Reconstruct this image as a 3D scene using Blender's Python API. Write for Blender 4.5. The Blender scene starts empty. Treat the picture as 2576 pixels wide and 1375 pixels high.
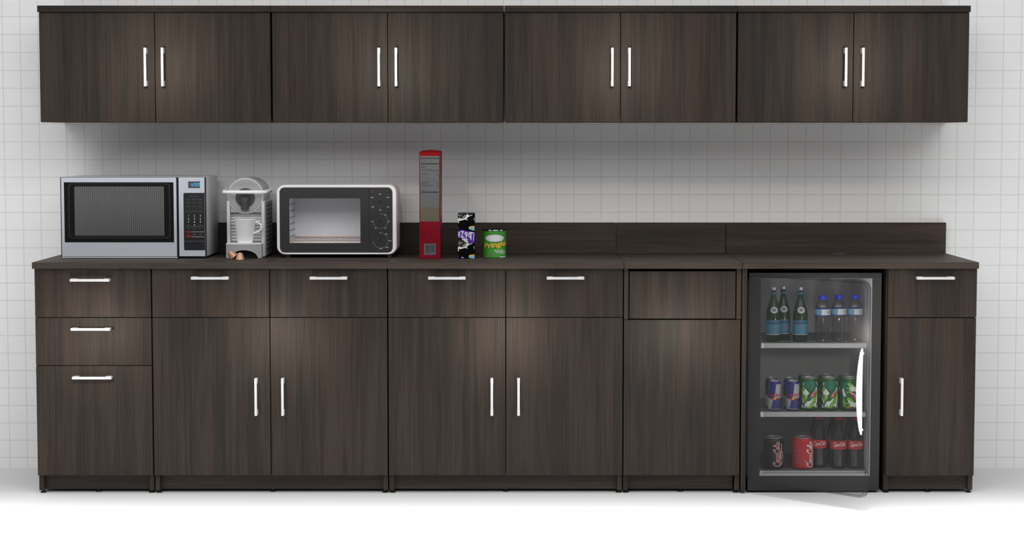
import bpy, bmesh, math, random
from mathutils import Vector, Matrix
from mathutils.geometry import tessellate_polygon
random.seed(4)
S = 0.0254                     # every length below is in inches
PI = math.pi
COL = bpy.context.scene.collection
sc = bpy.context.scene

# ------------------------------------------------------------------ materials
def srgb(r, g, b):
    f = lambda c: (c/255/12.92) if c <= 10 else ((c/255+0.055)/1.055)**2.4
    return (f(r), f(g), f(b), 1)

def mat(name, col, rough=0.5, metal=0.0, spec=0.5, var=0.04, vscale=40, emit=0, bump=0.0, coat=0.0, alpha=1.0):
    m = bpy.data.materials.new(name); m.use_nodes = True
    n = m.node_tree.nodes; l = m.node_tree.links
    p = n['Principled BSDF']
    c = srgb(*col)
    tc = n.new('ShaderNodeTexCoord'); nz = n.new('ShaderNodeTexNoise'); nz.inputs['Scale'].default_value = vscale
    l.new(tc.outputs['Object'], nz.inputs['Vector'])
    mr = n.new('ShaderNodeMapRange'); mr.inputs['To Min'].default_value = 1-var; mr.inputs['To Max'].default_value = 1+var
    l.new(nz.outputs['Fac'], mr.inputs['Value'])
    mx = n.new('ShaderNodeVectorMath'); mx.operation = 'SCALE'; mx.inputs[0].default_value = c[:3]
    l.new(mr.outputs['Result'], mx.inputs['Scale']); l.new(mx.outputs[0], p.inputs['Base Color'])
    p.inputs['Roughness'].default_value = rough; p.inputs['Metallic'].default_value = metal
    p.inputs['Specular IOR Level'].default_value = spec
    p.inputs['Coat Weight'].default_value = coat
    p.inputs['Alpha'].default_value = alpha
    if emit:
        l.new(mx.outputs[0], p.inputs['Emission Color']); p.inputs['Emission Strength'].default_value = emit
    if bump:
        b = n.new('ShaderNodeBump'); b.inputs['Strength'].default_value = bump; b.inputs['Distance'].default_value = 0.001
        l.new(nz.outputs['Fac'], b.inputs['Height']); l.new(b.outputs[0], p.inputs['Normal'])
    return m

def wood(name, axis, lo, hi, rough=0.5, seed=0.0):
    m = bpy.data.materials.new(name); m.use_nodes = True
    n = m.node_tree.nodes; l = m.node_tree.links; p = n['Principled BSDF']
    tc = n.new('ShaderNodeTexCoord'); oi = n.new('ShaderNodeObjectInfo')
    rs = n.new('ShaderNodeMath'); rs.operation = 'MULTIPLY'; rs.inputs[1].default_value = 7.3
    l.new(oi.outputs['Random'], rs.inputs[0])
    ad = n.new('ShaderNodeVectorMath'); ad.operation = 'ADD'
    l.new(tc.outputs['Object'], ad.inputs[0]); l.new(rs.outputs[0], ad.inputs[1])
    def noise(sx, sl, detail, dist):
        mp = n.new('ShaderNodeMapping')
        mp.inputs['Scale'].default_value = (sx, sx, sl) if axis == 'Z' else (sl, sx, sx)
        l.new(ad.outputs[0], mp.inputs['Vector'])
        nz = n.new('ShaderNodeTexNoise'); nz.inputs['Scale'].default_value = 1
        nz.inputs['Detail'].default_value = detail; nz.inputs['Distortion'].default_value = dist
        l.new(mp.outputs[0], nz.inputs['Vector']); return nz.outputs['Fac']
    fine = noise(330, 7, 3, 0.3); mid = noise(75, 2.2, 2, 0.8); wide = noise(17, 0.9, 2, 0.5)
    # soft cathedral figure
    mp = n.new('ShaderNodeMapping'); mp.inputs['Scale'].default_value = (26, 26, 5) if axis == 'Z' else (5, 26, 26)
    l.new(ad.outputs[0], mp.inputs['Vector'])
    wv = n.new('ShaderNodeTexWave'); wv.inputs['Scale'].default_value = 1.3; wv.inputs['Distortion'].default_value = 7
    wv.inputs['Detail'].default_value = 1.5; wv.inputs['Detail Scale'].default_value = 0.35
    wv.bands_direction = 'X' if axis == 'Z' else 'Z'
    l.new(mp.outputs[0], wv.inputs['Vector'])
    def mix(a, b, f):
        k = n.new('ShaderNodeMix'); k.inputs[0].default_value = f; l.new(a, k.inputs[2]); l.new(b, k.inputs[3]); return k.outputs[0]
    tone = mix(mix(wide, mid, 0.3), wv.outputs['Fac'], 0.12)
    cr = n.new('ShaderNodeValToRGB')
    cr.color_ramp.elements[0].position = 0.38; cr.color_ramp.elements[0].color = srgb(*lo)
    cr.color_ramp.elements[1].position = 0.60; cr.color_ramp.elements[1].color = srgb(*hi)
    l.new(tone, cr.inputs[0])
    fm = n.new('ShaderNodeMapRange'); fm.inputs['From Min'].default_value = 0.3; fm.inputs['From Max'].default_value = 0.7
    fm.inputs['To Min'].default_value = 0.80; fm.inputs['To Max'].default_value = 1.2
    l.new(mix(fine, mid, 0.35), fm.inputs[0])
    sv = n.new('ShaderNodeVectorMath'); sv.operation = 'SCALE'; l.new(cr.outputs[0], sv.inputs[0]); l.new(fm.outputs[0], sv.inputs['Scale'])
    l.new(sv.outputs[0], p.inputs['Base Color'])
    p.inputs['Roughness'].default_value = rough; p.inputs['Specular IOR Level'].default_value = 0.12
    b = n.new('ShaderNodeBump'); b.inputs['Strength'].default_value = 0.12; b.inputs['Distance'].default_value = 0.0006
    l.new(fine, b.inputs['Height']); l.new(b.outputs[0], p.inputs['Normal'])
    return m

def tinted(name, col, amount, veil, rough=0.15, gloss=0.06):
    """see-through sheet: `amount` is what one face lets through"""
    m = bpy.data.materials.new(name); m.use_nodes = True
    n = m.node_tree.nodes; l = m.node_tree.links
    n.remove(n['Principled BSDF']); out = n['Material Output']
    tr = n.new('ShaderNodeBsdfTransparent'); tr.inputs[0].default_value = (col[0], col[1], col[2], 1)
    df = n.new('ShaderNodeBsdfDiffuse'); df.inputs[0].default_value = (veil[0], veil[1], veil[2], 1)
    nz = n.new('ShaderNodeTexNoise'); nz.inputs['Scale'].default_value = 6
    mr = n.new('ShaderNodeMapRange'); mr.inputs['To Min'].default_value = amount-0.01; mr.inputs['To Max'].default_value = amount+0.01
    l.new(nz.outputs['Fac'], mr.inputs[0])
    mx = n.new('ShaderNodeMixShader'); l.new(mr.outputs[0], mx.inputs[0]); l.new(df.outputs[0], mx.inputs[1]); l.new(tr.outputs[0], mx.inputs[2])
    gl = n.new('ShaderNodeBsdfGlossy'); gl.inputs['Roughness'].default_value = rough
    m2 = n.new('ShaderNodeMixShader'); m2.inputs[0].default_value = gloss
    l.new(mx.outputs[0], m2.inputs[1]); l.new(gl.outputs[0], m2.inputs[2]); l.new(m2.outputs[0], out.inputs[0])
    return m

M = {}
M['wood'] = wood('dark_wood_vertical', 'Z', (45, 42, 39), (61, 52, 46))
M['wood_h'] = wood('dark_wood_horizontal', 'X', (41, 38, 35), (55, 47, 42))
M['wood_top'] = wood('dark_wood_worktop', 'X', (60, 53, 48), (74, 64, 58), rough=0.5)
M['wood_bs'] = wood('dark_wood_backsplash', 'X', (58, 53, 48), (74, 63, 57))
M['wood_kick'] = wood('dark_wood_kick_board', 'X', (54, 49, 45), (70, 60, 54))
M['wood_in'] = wood('cabinet_side_wood', 'Z', (48, 43, 39), (64, 55, 49))
M['black'] = mat('black_rubber', (10, 10, 10), 0.7)
M['chrome'] = mat('satin_handle_metal', (225, 225, 226), 0.38, 0.35)
M['steel'] = mat('brushed_steel', (208, 212, 222), 0.36, 0.25, vscale=12, var=0.03)
M['steel_l'] = mat('light_silver_paint', (214, 215, 216), 0.45, 0.2)
M['navy'] = mat('dark_blue_trim', (28, 28, 40), 0.35)
M['blackglass'] = mat('black_door_glass', (14, 14, 14), 0.12, coat=0.3)
M['smoke'] = mat('smoky_window', (100, 100, 100), 0.3)
M['mw_line'] = mat('screen_line_grey', (66, 66, 66), 0.4)
M['gunmetal'] = mat('gunmetal_frame', (60, 60, 62), 0.3, 0.4)
M['panelblack'] = mat('control_panel_black', (24, 24, 25), 0.4)
M['txt_grey'] = mat('grey_print', (135, 135, 138), 0.6)
M['txt_dim'] = mat('dim_grey_print', (84, 84, 86), 0.6)
M['txt_white'] = mat('white_print', (225, 225, 225), 0.6)
M['txt_black'] = mat('black_print', (16, 16, 16), 0.6)
M['cyan'] = mat('cyan_display_digits', (40, 190, 230), 0.5, emit=0.35)
M['disp'] = mat('display_grey', (74, 76, 84), 0.35)
M['red'] = mat('red_print', (190, 40, 38), 0.5)
M['white'] = mat('white_enamel', (250, 250, 250), 0.35, var=0.01)
M['porcelain'] = mat('white_porcelain', (253, 253, 253), 0.25, var=0.01)
M['ovenface'] = mat('oven_face_charcoal', (44, 44, 44), 0.45, var=0.02)
M['ovencav'] = mat('oven_cavity_grey', (236, 237, 240), 0.45, 0.0)
M['rail'] = mat('rack_rail_grey', (110, 108, 106), 0.4, 0.4)
M['copper_tube'] = mat('copper_tube', (176, 140, 118), 0.35, 0.5)
M['copper'] = mat('copper_capsule', (206, 158, 128), 0.36, 0.35)
M['mesh_grey'] = mat('perforated_grey', (170, 170, 170), 0.55, 0.1, var=0.35, vscale=1500)
M['nes_side'] = mat('ribbed_side_grey', (150, 150, 152), 0.5, 0.2)
M['nes_light'] = mat('light_grey_shell', (206, 206, 207), 0.45, 0.1)
M['nes_dark'] = mat('dark_grey_plastic', (72, 72, 73), 0.5)
M['slot'] = mat('slot_black', (26, 26, 27), 0.6)
M['box_red'] = mat('red_carton', (132, 9, 18), 0.85, spec=0.15, var=0.18, vscale=25)
M['box_pink'] = mat('pinkish_red_print', (126, 14, 36), 0.85, spec=0.15, var=0.3, vscale=45)
M['box_darkred'] = mat('dark_red_print', (72, 8, 14), 0.5)
M['box_grey'] = mat('grey_label', (104, 104, 106), 0.85, spec=0.15)
M['box_green'] = mat('green_print', (44, 90, 36), 0.5, var=0.2)
M['box_tan'] = mat('tan_print', (92, 86, 68), 0.6, var=0.3, vscale=500)
M['box_yel'] = mat('olive_print', (120, 104, 40), 0.5)
M['ink'] = mat('carton_black', (4, 4, 5), 0.8, spec=0.1)
M['purple'] = mat('purple_print', (86, 30, 170), 0.5)
M['cream'] = mat('cream_print', (222, 226, 218), 0.5)
M['cookie'] = mat('dark_cookie_print', (34, 26, 24), 0.5)
M['yellow'] = mat('yellow_print', (232, 202, 60), 0.5)
M['orange'] = mat('orange_print', (240, 150, 40), 0.5)
M['sky'] = mat('sky_blue_print', (120, 190, 240), 0.5)
M['lime_can'] = mat('green_tube_print', (70, 160, 50), 0.4, var=0.08)
M['brown'] = mat('brown_print', (120, 76, 44), 0.5)
M['fr_body'] = mat('fridge_black_body', (32, 32, 33), 0.55, var=0.02)
M['fr_in'] = mat('fridge_white_liner', (226, 227, 229), 0.5, var=0.02)
M['fr_trim'] = mat('shelf_front_silver', (196, 197, 198), 0.4, 0.0)
M['fr_shelf'] = tinted('shelf_glass', (0.9, 0.9, 0.9), 0.5, (0.35, 0.35, 0.35))
M['fr_glass'] = tinted('smoked_door_glass', (1, 1, 1), 0.72, (0.028, 0.028, 0.029), gloss=0.008, rough=0.3)
M['fr_edge'] = tinted('smoked_door_edge', (0.8, 0.8, 0.8), 0.62, (0.03, 0.03, 0.03), gloss=0.01)
M['green_glass'] = mat('green_bottle_glass', (34, 66, 30), 0.12, alpha=0.72, coat=0.3)
M['clear'] = tinted('clear_plastic', (0.86, 0.87, 0.88), 0.80, (0.07, 0.07, 0.075), rough=0.1, gloss=0.10)
M['bluecap'] = mat('blue_cap', (24, 60, 245), 0.22, coat=0.5)
M['wlabel'] = mat('pale_water_label', (236, 238, 242), 0.35)
M['wteal'] = mat('teal_water_label', (120, 176, 194), 0.45)
M['wblue'] = mat('blue_water_label', (40, 64, 190), 0.45)
M['pel'] = mat('light_blue_label', (74, 138, 164), 0.5)
M['pel2'] = mat('mid_blue_label', (62, 116, 146), 0.5)
M['pelm'] = mat('silver_blue_medallion', (130, 140, 160), 0.5)
M['pelr'] = mat('red_star_print', (215, 40, 52), 0.5)
M['alu'] = mat('aluminium', (190, 192, 194), 0.3, 0.7)
M['rb_blue'] = mat('deep_blue_can', (38, 42, 134), 0.35, 0.1)
M['rb_sil'] = mat('silver_can', (190, 192, 196), 0.35, 0.15)
M['dg'] = mat('deep_green_can', (12, 100, 44), 0.35, 0.1, var=0.15)
M['dt'] = mat('teal_green_can', (30, 128, 96), 0.35, 0.1)
M['dl'] = mat('lime_green_print', (128, 190, 44), 0.35, 0.1, var=0.15)
M['dw'] = mat('silver_white_print', (246, 248, 250), 0.4)
M['dewred'] = mat('bright_red_print', (220, 36, 52), 0.4)
M['cokered'] = mat('soda_red', (206, 26, 32), 0.38)
M['cola'] = mat('dark_cola_glass', (26, 20, 19), 0.14, coat=0.3)
M['zero'] = mat('black_can', (14, 14, 15), 0.35)

def tile_material():
    m = bpy.data.materials.new('white_square_wall_tile'); m.use_nodes = True
    n = m.node_tree.nodes; l = m.node_tree.links; p = n['Principled BSDF']
    tc = n.new('ShaderNodeTexCoord'); sp = n.new('ShaderNodeSeparateXYZ'); l.new(tc.outputs['Object'], sp.inputs[0])
    def mth(op, a, b=None, c=None):
        k = n.new('ShaderNodeMath'); k.operation = op
        for i, v in enumerate((a, b, c)):
            if v is None: continue
            if isinstance(v, (int, float)): k.inputs[i].default_value = v
            else: l.new(v, k.inputs[i])
        return k.outputs[0]
    X = mth('DIVIDE', sp.outputs[0], S); Z = mth('DIVIDE', sp.outputs[2], S)
    t = mth('FLOORED_MODULO', mth('ADD', X, 4.2), 21.84)
    wide = mth('MINIMUM', t, mth('ABSOLUTE', mth('SUBTRACT', 4.45, t)))
    s = mth('FLOORED_MODULO', mth('SUBTRACT', t, 4.45), 2.8983)
    reg = mth('MINIMUM', s, mth('SUBTRACT', 2.8983, s))
    iswide = mth('LESS_THAN', t, 4.45)
    dx = mth('ADD', mth('MULTIPLY', iswide, wide), mth('MULTIPLY', mth('SUBTRACT', 1.0, iswide), reg))
    sz = mth('FLOORED_MODULO', mth('SUBTRACT', Z, 74.11), 2.8953)
    dz = mth('MINIMUM', sz, mth('SUBTRACT', 2.8953, sz))
    d = mth('MINIMUM', dx, dz)
    h = n.new('ShaderNodeMapRange'); h.interpolation_type = 'SMOOTHSTEP'
    h.inputs['From Min'].default_value = 0.035; h.inputs['From Max'].default_value = 0.10
    l.new(d, h.inputs[0])
    nz = n.new('ShaderNodeTexNoise'); nz.inputs['Scale'].default_value = 240; nz.inputs['Detail'].default_value = 3
    l.new(tc.outputs['Object'], nz.inputs['Vector'])
    n2 = n.new('ShaderNodeTexNoise'); n2.inputs['Scale'].default_value = 22; l.new(tc.outputs['Object'], n2.inputs['Vector'])
    hh = mth('ADD', h.outputs[0], mth('ADD', mth('MULTIPLY', nz.outputs['Fac'], 0.10), mth('MULTIPLY', n2.outputs['Fac'], 0.3)))
    b = n.new('ShaderNodeBump'); b.inputs['Strength'].default_value = 0.6; b.inputs['Distance'].default_value = 0.0010
    l.new(hh, b.inputs['Height']); l.new(b.outputs[0], p.inputs['Normal'])
    cr = n.new('ShaderNodeMix'); cr.data_type = 'RGBA'
    cr.inputs[6].default_value = (0.72, 0.72, 0.72, 1); cr.inputs[7].default_value = (0.86, 0.86, 0.86, 1)
    l.new(h.outputs[0], cr.inputs[0])
    vz = n.new('ShaderNodeMapRange'); vz.inputs['To Min'].default_value = 0.95; vz.inputs['To Max'].default_value = 1.03
    l.new(nz.outputs['Fac'], vz.inputs[0])
    sv = n.new('ShaderNodeVectorMath'); sv.operation = 'SCALE'; l.new(cr.outputs[2], sv.inputs[0]); l.new(vz.outputs[0], sv.inputs['Scale'])
    l.new(sv.outputs[0], p.inputs['Base Color']); p.inputs['Roughness'].default_value = 0.6; p.inputs['Specular IOR Level'].default_value = 0.2
    return m
M['tile'] = tile_material()
M['floor'] = mat('white_floor', (214, 214, 214), 0.8, var=0.006, vscale=5, spec=0.1)

# ------------------------------------------------------------------ mesh helpers
def box(bm, x0, x1, y0, y1, z0, z1, bev=0.0, seg=2, mi=0):
    r = bmesh.ops.create_cube(bm, size=1)
    for v in r['verts']:
        v.co = Vector(((x0+x1)/2+v.co.x*(x1-x0), (y0+y1)/2+v.co.y*(y1-y0), (z0+z1)/2+v.co.z*(z1-z0)))
    fs = set(f for v in r['verts'] for f in v.link_faces)
    for f in fs: f.material_index = mi
    if bev:
        es = list({e for v in r['verts'] for e in v.link_edges})
        rr = bmesh.ops.bevel(bm, geom=es, offset=bev, segments=seg, affect='EDGES', profile=0.5)
        for f in rr['faces']: f.material_index = mi
    return bm

def rrect(x0, x1, z0, z1, r, seg=6):
    pts = []
    for cx, cz, a0 in ((x1-r, z1-r, 0), (x0+r, z1-r, 90), (x0+r, z0+r, 180), (x1-r, z0+r, 270)):
        for i in range(seg+1):
            a = math.radians(a0+90*i/seg); pts.append((cx+r*math.cos(a), cz+r*math.sin(a)))
    return pts

def rr4(x0, x1, z0, z1, rs, seg=8):
    pts = []
    for (sx, sz, a0), r in zip(((1, 1, 0), (0, 1, 90), (0, 0, 180), (1, 0, 270)), rs):
        cx = x1-r if sx else x0+r; cz = z1-r if sz else z0+r
        for i in range(seg+1):
            a = math.radians(a0+90*i/seg); pts.append((cx+r*math.cos(a), cz+r*math.sin(a)))
    return pts

def prism(bm, pts, y0, y1, mi=0):
    """outline in X,Z pushed through Y"""
    a = [bm.verts.new((x, y0, z)) for x, z in pts]; b = [bm.verts.new((x, y1, z)) for x, z in pts]
    n = len(pts); fs = [bm.faces.new(a), bm.faces.new(b[::-1])]
    for i in range(n): fs.append(bm.faces.new((a[i], b[i], b[(i+1) % n], a[(i+1) % n])))
    for f in fs: f.material_index = mi
    return bm

def ring(bm, outer, inner, y0, y1, mi=0):
    n = len(outer)
    A = [[bm.verts.new((x, y, z)) for x, z in pts] for pts, y in ((outer, y0), (outer, y1), (inner, y1), (inner, y0))]
    for k in range(4):
        p, q = A[k], A[(k+1) % 4]
        for i in range(n):
            bm.faces.new((p[i], q[i], q[(i+1) % n], p[(i+1) % n])).material_index = mi
    return bm

def lathe(bm, prof, cx=0, cy=0, z0=0, seg=40, mi=0, capb=True, capt=True):
    rows = []
    for r, z in prof:
        rows.append([bm.verts.new((cx+r*math.sin(2*PI*i/seg), cy-r*math.cos(2*PI*i/seg), z0+z)) for i in range(seg)])
    for k in range(len(rows)-1):
        for i in range(seg):
            bm.faces.new((rows[k][i], rows[k][(i+1) % seg], rows[k+1][(i+1) % seg], rows[k+1][i])).material_index = mi
    if capb: bm.faces.new(rows[0][::-1]).material_index = mi
    if capt: bm.faces.new(rows[-1]).material_index = mi
    return bm

def tube(bm, pts, rad, seg=10, mi=0, closed=False, sx=1.0, sy=1.0):
    pts = [Vector(p) for p in pts]; n = len(pts); rows = []
    rads = rad if isinstance(rad, (list, tuple)) else [rad]*n
    ref = None
    for i, p in enumerate(pts):
        a = pts[(i-1) % n] if (closed or i) else p; b = pts[(i+1) % n] if (closed or i < n-1) else p
        t = (b-a).normalized()
        if ref is None: ref = Vector((0, 0, 1)) if abs(t.z) < 0.9 else Vector((1, 0, 0))
        u = (ref-t*ref.dot(t)).normalized(); w = t.cross(u); ref = u
        rows.append([bm.verts.new(p+u*rads[i]*sx*math.cos(2*PI*k/seg)+w*rads[i]*sy*math.sin(2*PI*k/seg)) for k in range(seg)])
    m_ = n if closed else n-1
    for i in range(m_):
        r, q = rows[i], rows[(i+1) % n]
        for k in range(seg): bm.faces.new((r[k], r[(k+1) % seg], q[(k+1) % seg], q[k])).material_index = mi
    if not closed:
        bm.faces.new(rows[0][::-1]).material_index = mi; bm.faces.new(rows[-1]).material_index = mi
    return bm

def root_of(o):
    while o.parent: o = o.parent
    return o

def obj(name, bm, mats, parent=None, smooth=False, xf=None, loc=None):
    """one mesh object; bm is in world inches, children keep their root's origin"""
    if xf is not None: bmesh.ops.transform(bm, matrix=xf, verts=bm.verts)
    base = root_of(parent).location if parent else (Vector(loc)*S if loc else Vector((0, 0, 0)))
    for v in bm.verts: v.co = v.co*S-base
    bmesh.ops.recalc_face_normals(bm, faces=bm.faces)
    me = bpy.data.meshes.new(name); bm.to_mesh(me); bm.free()
    if not isinstance(mats, (list, tuple)): mats = [mats]
    for m in mats: me.materials.append(M[m] if isinstance(m, str) else m)
    if smooth:
        for p in me.polygons: p.use_smooth = True
        try: me.set_sharp_from_angle(angle=math.radians(38))
        except Exception: pass
    o = bpy.data.objects.new(name, me); COL.objects.link(o)
    if parent: o.parent = parent
    else: o.location = base
    return o

def thing(name, label, cat, loc, group=None):
    o = bpy.data.objects.new(name, None); COL.objects.link(o)
    o.empty_display_size = 0.05
    o.location = Vector(loc)*S; o['label'] = label; o['category'] = cat
    if group: o['group'] = group
    return o

def dup(root, loc, label, group=None):
    r = root.copy(); COL.objects.link(r); r.location = Vector(loc)*S; r['label'] = label
    if group: r['group'] = group
    for ch in list(root.children):
        c = ch.copy(); COL.objects.link(c); c.parent = r
        for g in list(ch.children):
            d = g.copy(); COL.objects.link(d); d.parent = c
    return r

def structure(name, bm, m):
    o = obj(name, bm, m); o['kind'] = 'structure'; return o

# ------------------------------------------------------------------ printed marks
_tc = {}
def text2d(s, bold=0.0, shear=0.0):
    key = (s, bold, shear)
    if key in _tc: return _tc[key]
    cu = bpy.data.curves.new('t', 'FONT'); cu.body = s; cu.size = 1; cu.resolution_u = 3
    cu.offset = bold; cu.shear = shear
    o = bpy.data.objects.new('t', cu); COL.objects.link(o)
    bpy.context.view_layer.update()
    dg = bpy.context.evaluated_depsgraph_get(); me = o.evaluated_get(dg).to_mesh()
    V = [(v.co.x, v.co.y) for v in me.vertices]; F = [tuple(p.vertices) for p in me.polygons]
    o.evaluated_get(dg).to_mesh_clear()
    bpy.data.objects.remove(o); bpy.data.curves.remove(cu)
    _tc[key] = (V, F); return V, F

class Print:
    """flat coloured marks in (u, v) inches, later laid on a surface"""
    def __init__(s): s.mats = []; s.items = []; s.n = 0
    def _m(s, m):
        if m not in s.mats: s.mats.append(m)
        return s.mats.index(m)
    def add(s, V, F, m, layer=None):
        s.n += 1
        s.items.append((V, F, s._m(m), layer if layer is not None else s.n)); return s
    def poly(s, pts, m, layer=None):
        t = tessellate_polygon([[Vector((x, y, 0)) for x, y in pts]])
        return s.add(list(pts), [tuple(f) for f in t], m, layer)
    def rect(s, u0, u1, v0, v1, m, layer=None): return s.poly([(u0, v0), (u1, v0), (u1, v1), (u0, v1)], m, layer)
    def ell(s, cx, cy, rx, ry, m, layer=None, n=20, rot=0):
        c, q = math.cos(rot), math.sin(rot); P = []
        for i in range(n):
            a = 2*PI*i/n; x, y = rx*math.cos(a), ry*math.sin(a); P.append((cx+x*c-y*q, cy+x*q+y*c))
        return s.poly(P, m, layer)
    def ribbon(s, pts, w, m, layer=None, off=(0, 0), sc_=1.0, rot=0.0):
        c, q = math.cos(rot), math.sin(rot)
        P = [Vector((off[0]+(x*c-y*q)*sc_, off[1]+(x*q+y*c)*sc_)) for x, y in pts]
        V = []; F = []
        for i, p in enumerate(P):
            t = (P[min(i+1, len(P)-1)]-P[max(i-1, 0)])
            t = t.normalized() if t.length else Vector((1, 0)); nn = Vector((-t.y, t.x))*w/2
            V += [tuple(p+nn), tuple(p-nn)]
            if i: F.append((2*i-2, 2*i-1, 2*i+1, 2*i))
        return s.add(V, F, m, layer)
    def text(s, t, u, v, h, m, w=None, bold=0.0, shear=0.0, align='c', rot=0.0, layer=None, arch=0.0, flip=(1, 1)):
        V, F = text2d(t, bold, shear)
        if not V: return s
        x0 = min(p[0] for p in V); x1 = max(p[0] for p in V); y0 = min(p[1] for p in V); y1 = max(p[1] for p in V)
        ky = h/(y1-y0); kx = (w/(x1-x0)) if w else ky
        ax = {'c': (x0+x1)/2, 'l': x0, 'r': x1}[align]
        c, q = math.cos(rot), math.sin(rot); out = []
        for x, y in V:
            a = (x-ax)*kx*flip[0]; b = (y-(y0+y1)/2)*ky*flip[1]; b += arch*a*a
            out.append((u+a*c-b*q, v+a*q+b*c))
        return s.add(out, F, m, layer)
    def build(s, name, parent, fn, step=0.0035, maxlen=None, first=1, xf=None):
        bm = bmesh.new(); lay = bm.verts.layers.float.new('lay')
        for V, F, mi, ly in s.items:
            vs = []
            for p in V:
                v = bm.verts.new((p[0], p[1], 0)); v[lay] = ly; vs.append(v)
            for f in F:
                try: bm.faces.new([vs[i] for i in f]).material_index = mi
                except ValueError: pass
        if maxlen:
            for _ in range(6):
                es = [e for e in bm.edges if abs(e.verts[0].co.x-e.verts[1].co.x) > maxlen or abs(e.verts[0].co.y-e.verts[1].co.y) > 2*maxlen]
                if not es: break
                r = bmesh.ops.subdivide_edges(bm, edges=es, cuts=1)
                bmesh.ops.triangulate(bm, faces=[f for f in bm.faces if len(f.verts) > 3])
        for v in bm.verts:
            v.co = Vector(fn(v.co.x, v.co.y, step*(first+v[lay])))
        if xf is not None: bmesh.ops.transform(bm, matrix=xf, verts=bm.verts)
        base = root_of(parent).location
        for v in bm.verts: v.co = v.co*S-base
        me = bpy.data.meshes.new(name); bm.to_mesh(me); bm.free()
        for m in s.mats: me.materials.append(M[m])
        o = bpy.data.objects.new(name, me); COL.objects.link(o); o.parent = parent
        return o

def flat(y):                    # on a surface facing the room
    return lambda u, v, o: (u, y-o, v)
def around(cx, cy, z0, R):      # wrapped on a can
    def f(u, v, o):
        r = R(v) if callable(R) else R
        a = u/(R(1.0) if callable(R) else R)
        return (cx+(r+o)*math.sin(a), cy-(r+o)*math.cos(a), z0+v)
    return f
def arc(cx, cy, r, a0, a1, n=24):
    return [(cx+r*math.cos(math.radians(a0+(a1-a0)*i/n)), cy+r*math.sin(math.radians(a0+(a1-a0)*i/n))) for i in range(n+1)]

def script_logo(P, m, u, v, L, w, rot=0.0, LL=6):
    """flowing 'Coca Cola' lettering built from strokes, L inches long"""
    k = L/10.0
    def A(cx, cy, rx, ry, a0, a1, n=10):
        return [(cx+rx*math.cos(math.radians(a0+(a1-a0)*i/n))+0.22*(cy+ry*math.sin(math.radians(a0+(a1-a0)*i/n))), cy+ry*math.sin(math.radians(a0+(a1-a0)*i/n))) for i in range(n+1)]
    st = []
    for x in (0.0, 5.45):
        st.append(A(x+1.0, 1.35, 1.0, 1.35, 55, 320, 16)+[(x+2.6, 0.7), (x+3.0, 1.0)])
        st.append(A(x+0.75, 2.2, 0.45, 0.5, -60, 180, 8))
    st.append(A(2.35, 0.85, 0.45, 0.7, 0, 360, 12)); st.append(A(3.45, 0.85, 0.42, 0.7, 50, 320, 10))
    st.append(A(4.45, 0.85, 0.45, 0.7, 0, 360, 12)+[(5.1, 0.9), (4.9, 0.2), (5.4, 0.4)])
    st.append(A(7.8, 0.85, 0.45, 0.7, 0, 360, 12))
    st.append([(8.35, 0.6), (9.15, 2.2), (9.2, 2.8), (8.85, 2.7), (8.6, 1.5), (8.75, 0.3), (9.1, 0.4)])
    st.append(A(9.65, 0.85, 0.45, 0.7, 0, 360, 12)+[(10.3, 0.9), (10.1, 0.2), (10.6, 0.4)])
    st.append([(0.2, -0.3), (1.5, -0.7), (2.8, -0.45), (3.6, -0.6)])
    for s_ in st:
        P.ribbon([(a-5.2, b-1.2) for a, b in s_], w, m, off=(u, v), sc_=k, rot=rot, layer=LL)

# ------------------------------------------------------------------ the room
bm = bmesh.new(); box(bm, -70, 216, 0, 4, -1, 110); structure('wall_back', bm, 'tile')
bm = bmesh.new(); box(bm, -110, 256, -110, 4, -5, -1)
for v in bm.verts: v.co.z += 1
structure('floor', bm, 'floor')

# ------------------------------------------------------------------ handles
def handle_v(parent, x, zc, yf, L=5.95):
    bm = bmesh.new(); w = 0.19
    box(bm, x-w, x+w, yf-1.38, yf-1.0, zc-L/2, zc+L/2, 0.05)
    for s_ in (-1, 1):
        za = zc+s_*(L/2-0.45)
        box(bm, x-w-0.03, x+w+0.03, yf-1.2, yf, za-0.42, za+0.42, 0.05)
    return obj('handle', bm, 'chrome', parent)
def handle_h(parent, xc, z, yf, L=5.75):
    bm = bmesh.new(); w = 0.19
    box(bm, xc-L/2, xc+L/2, yf-1.38, yf-1.0, z-w, z+w, 0.05)
    for s_ in (-1, 1):
        xa = xc+s_*(L/2-0.5)
        box(bm, xa-0.46, xa+0.46, yf-1.2, yf, z-w-0.03, z+w+0.03, 0.05)
    return obj('handle', bm, 'chrome', parent)

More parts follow.
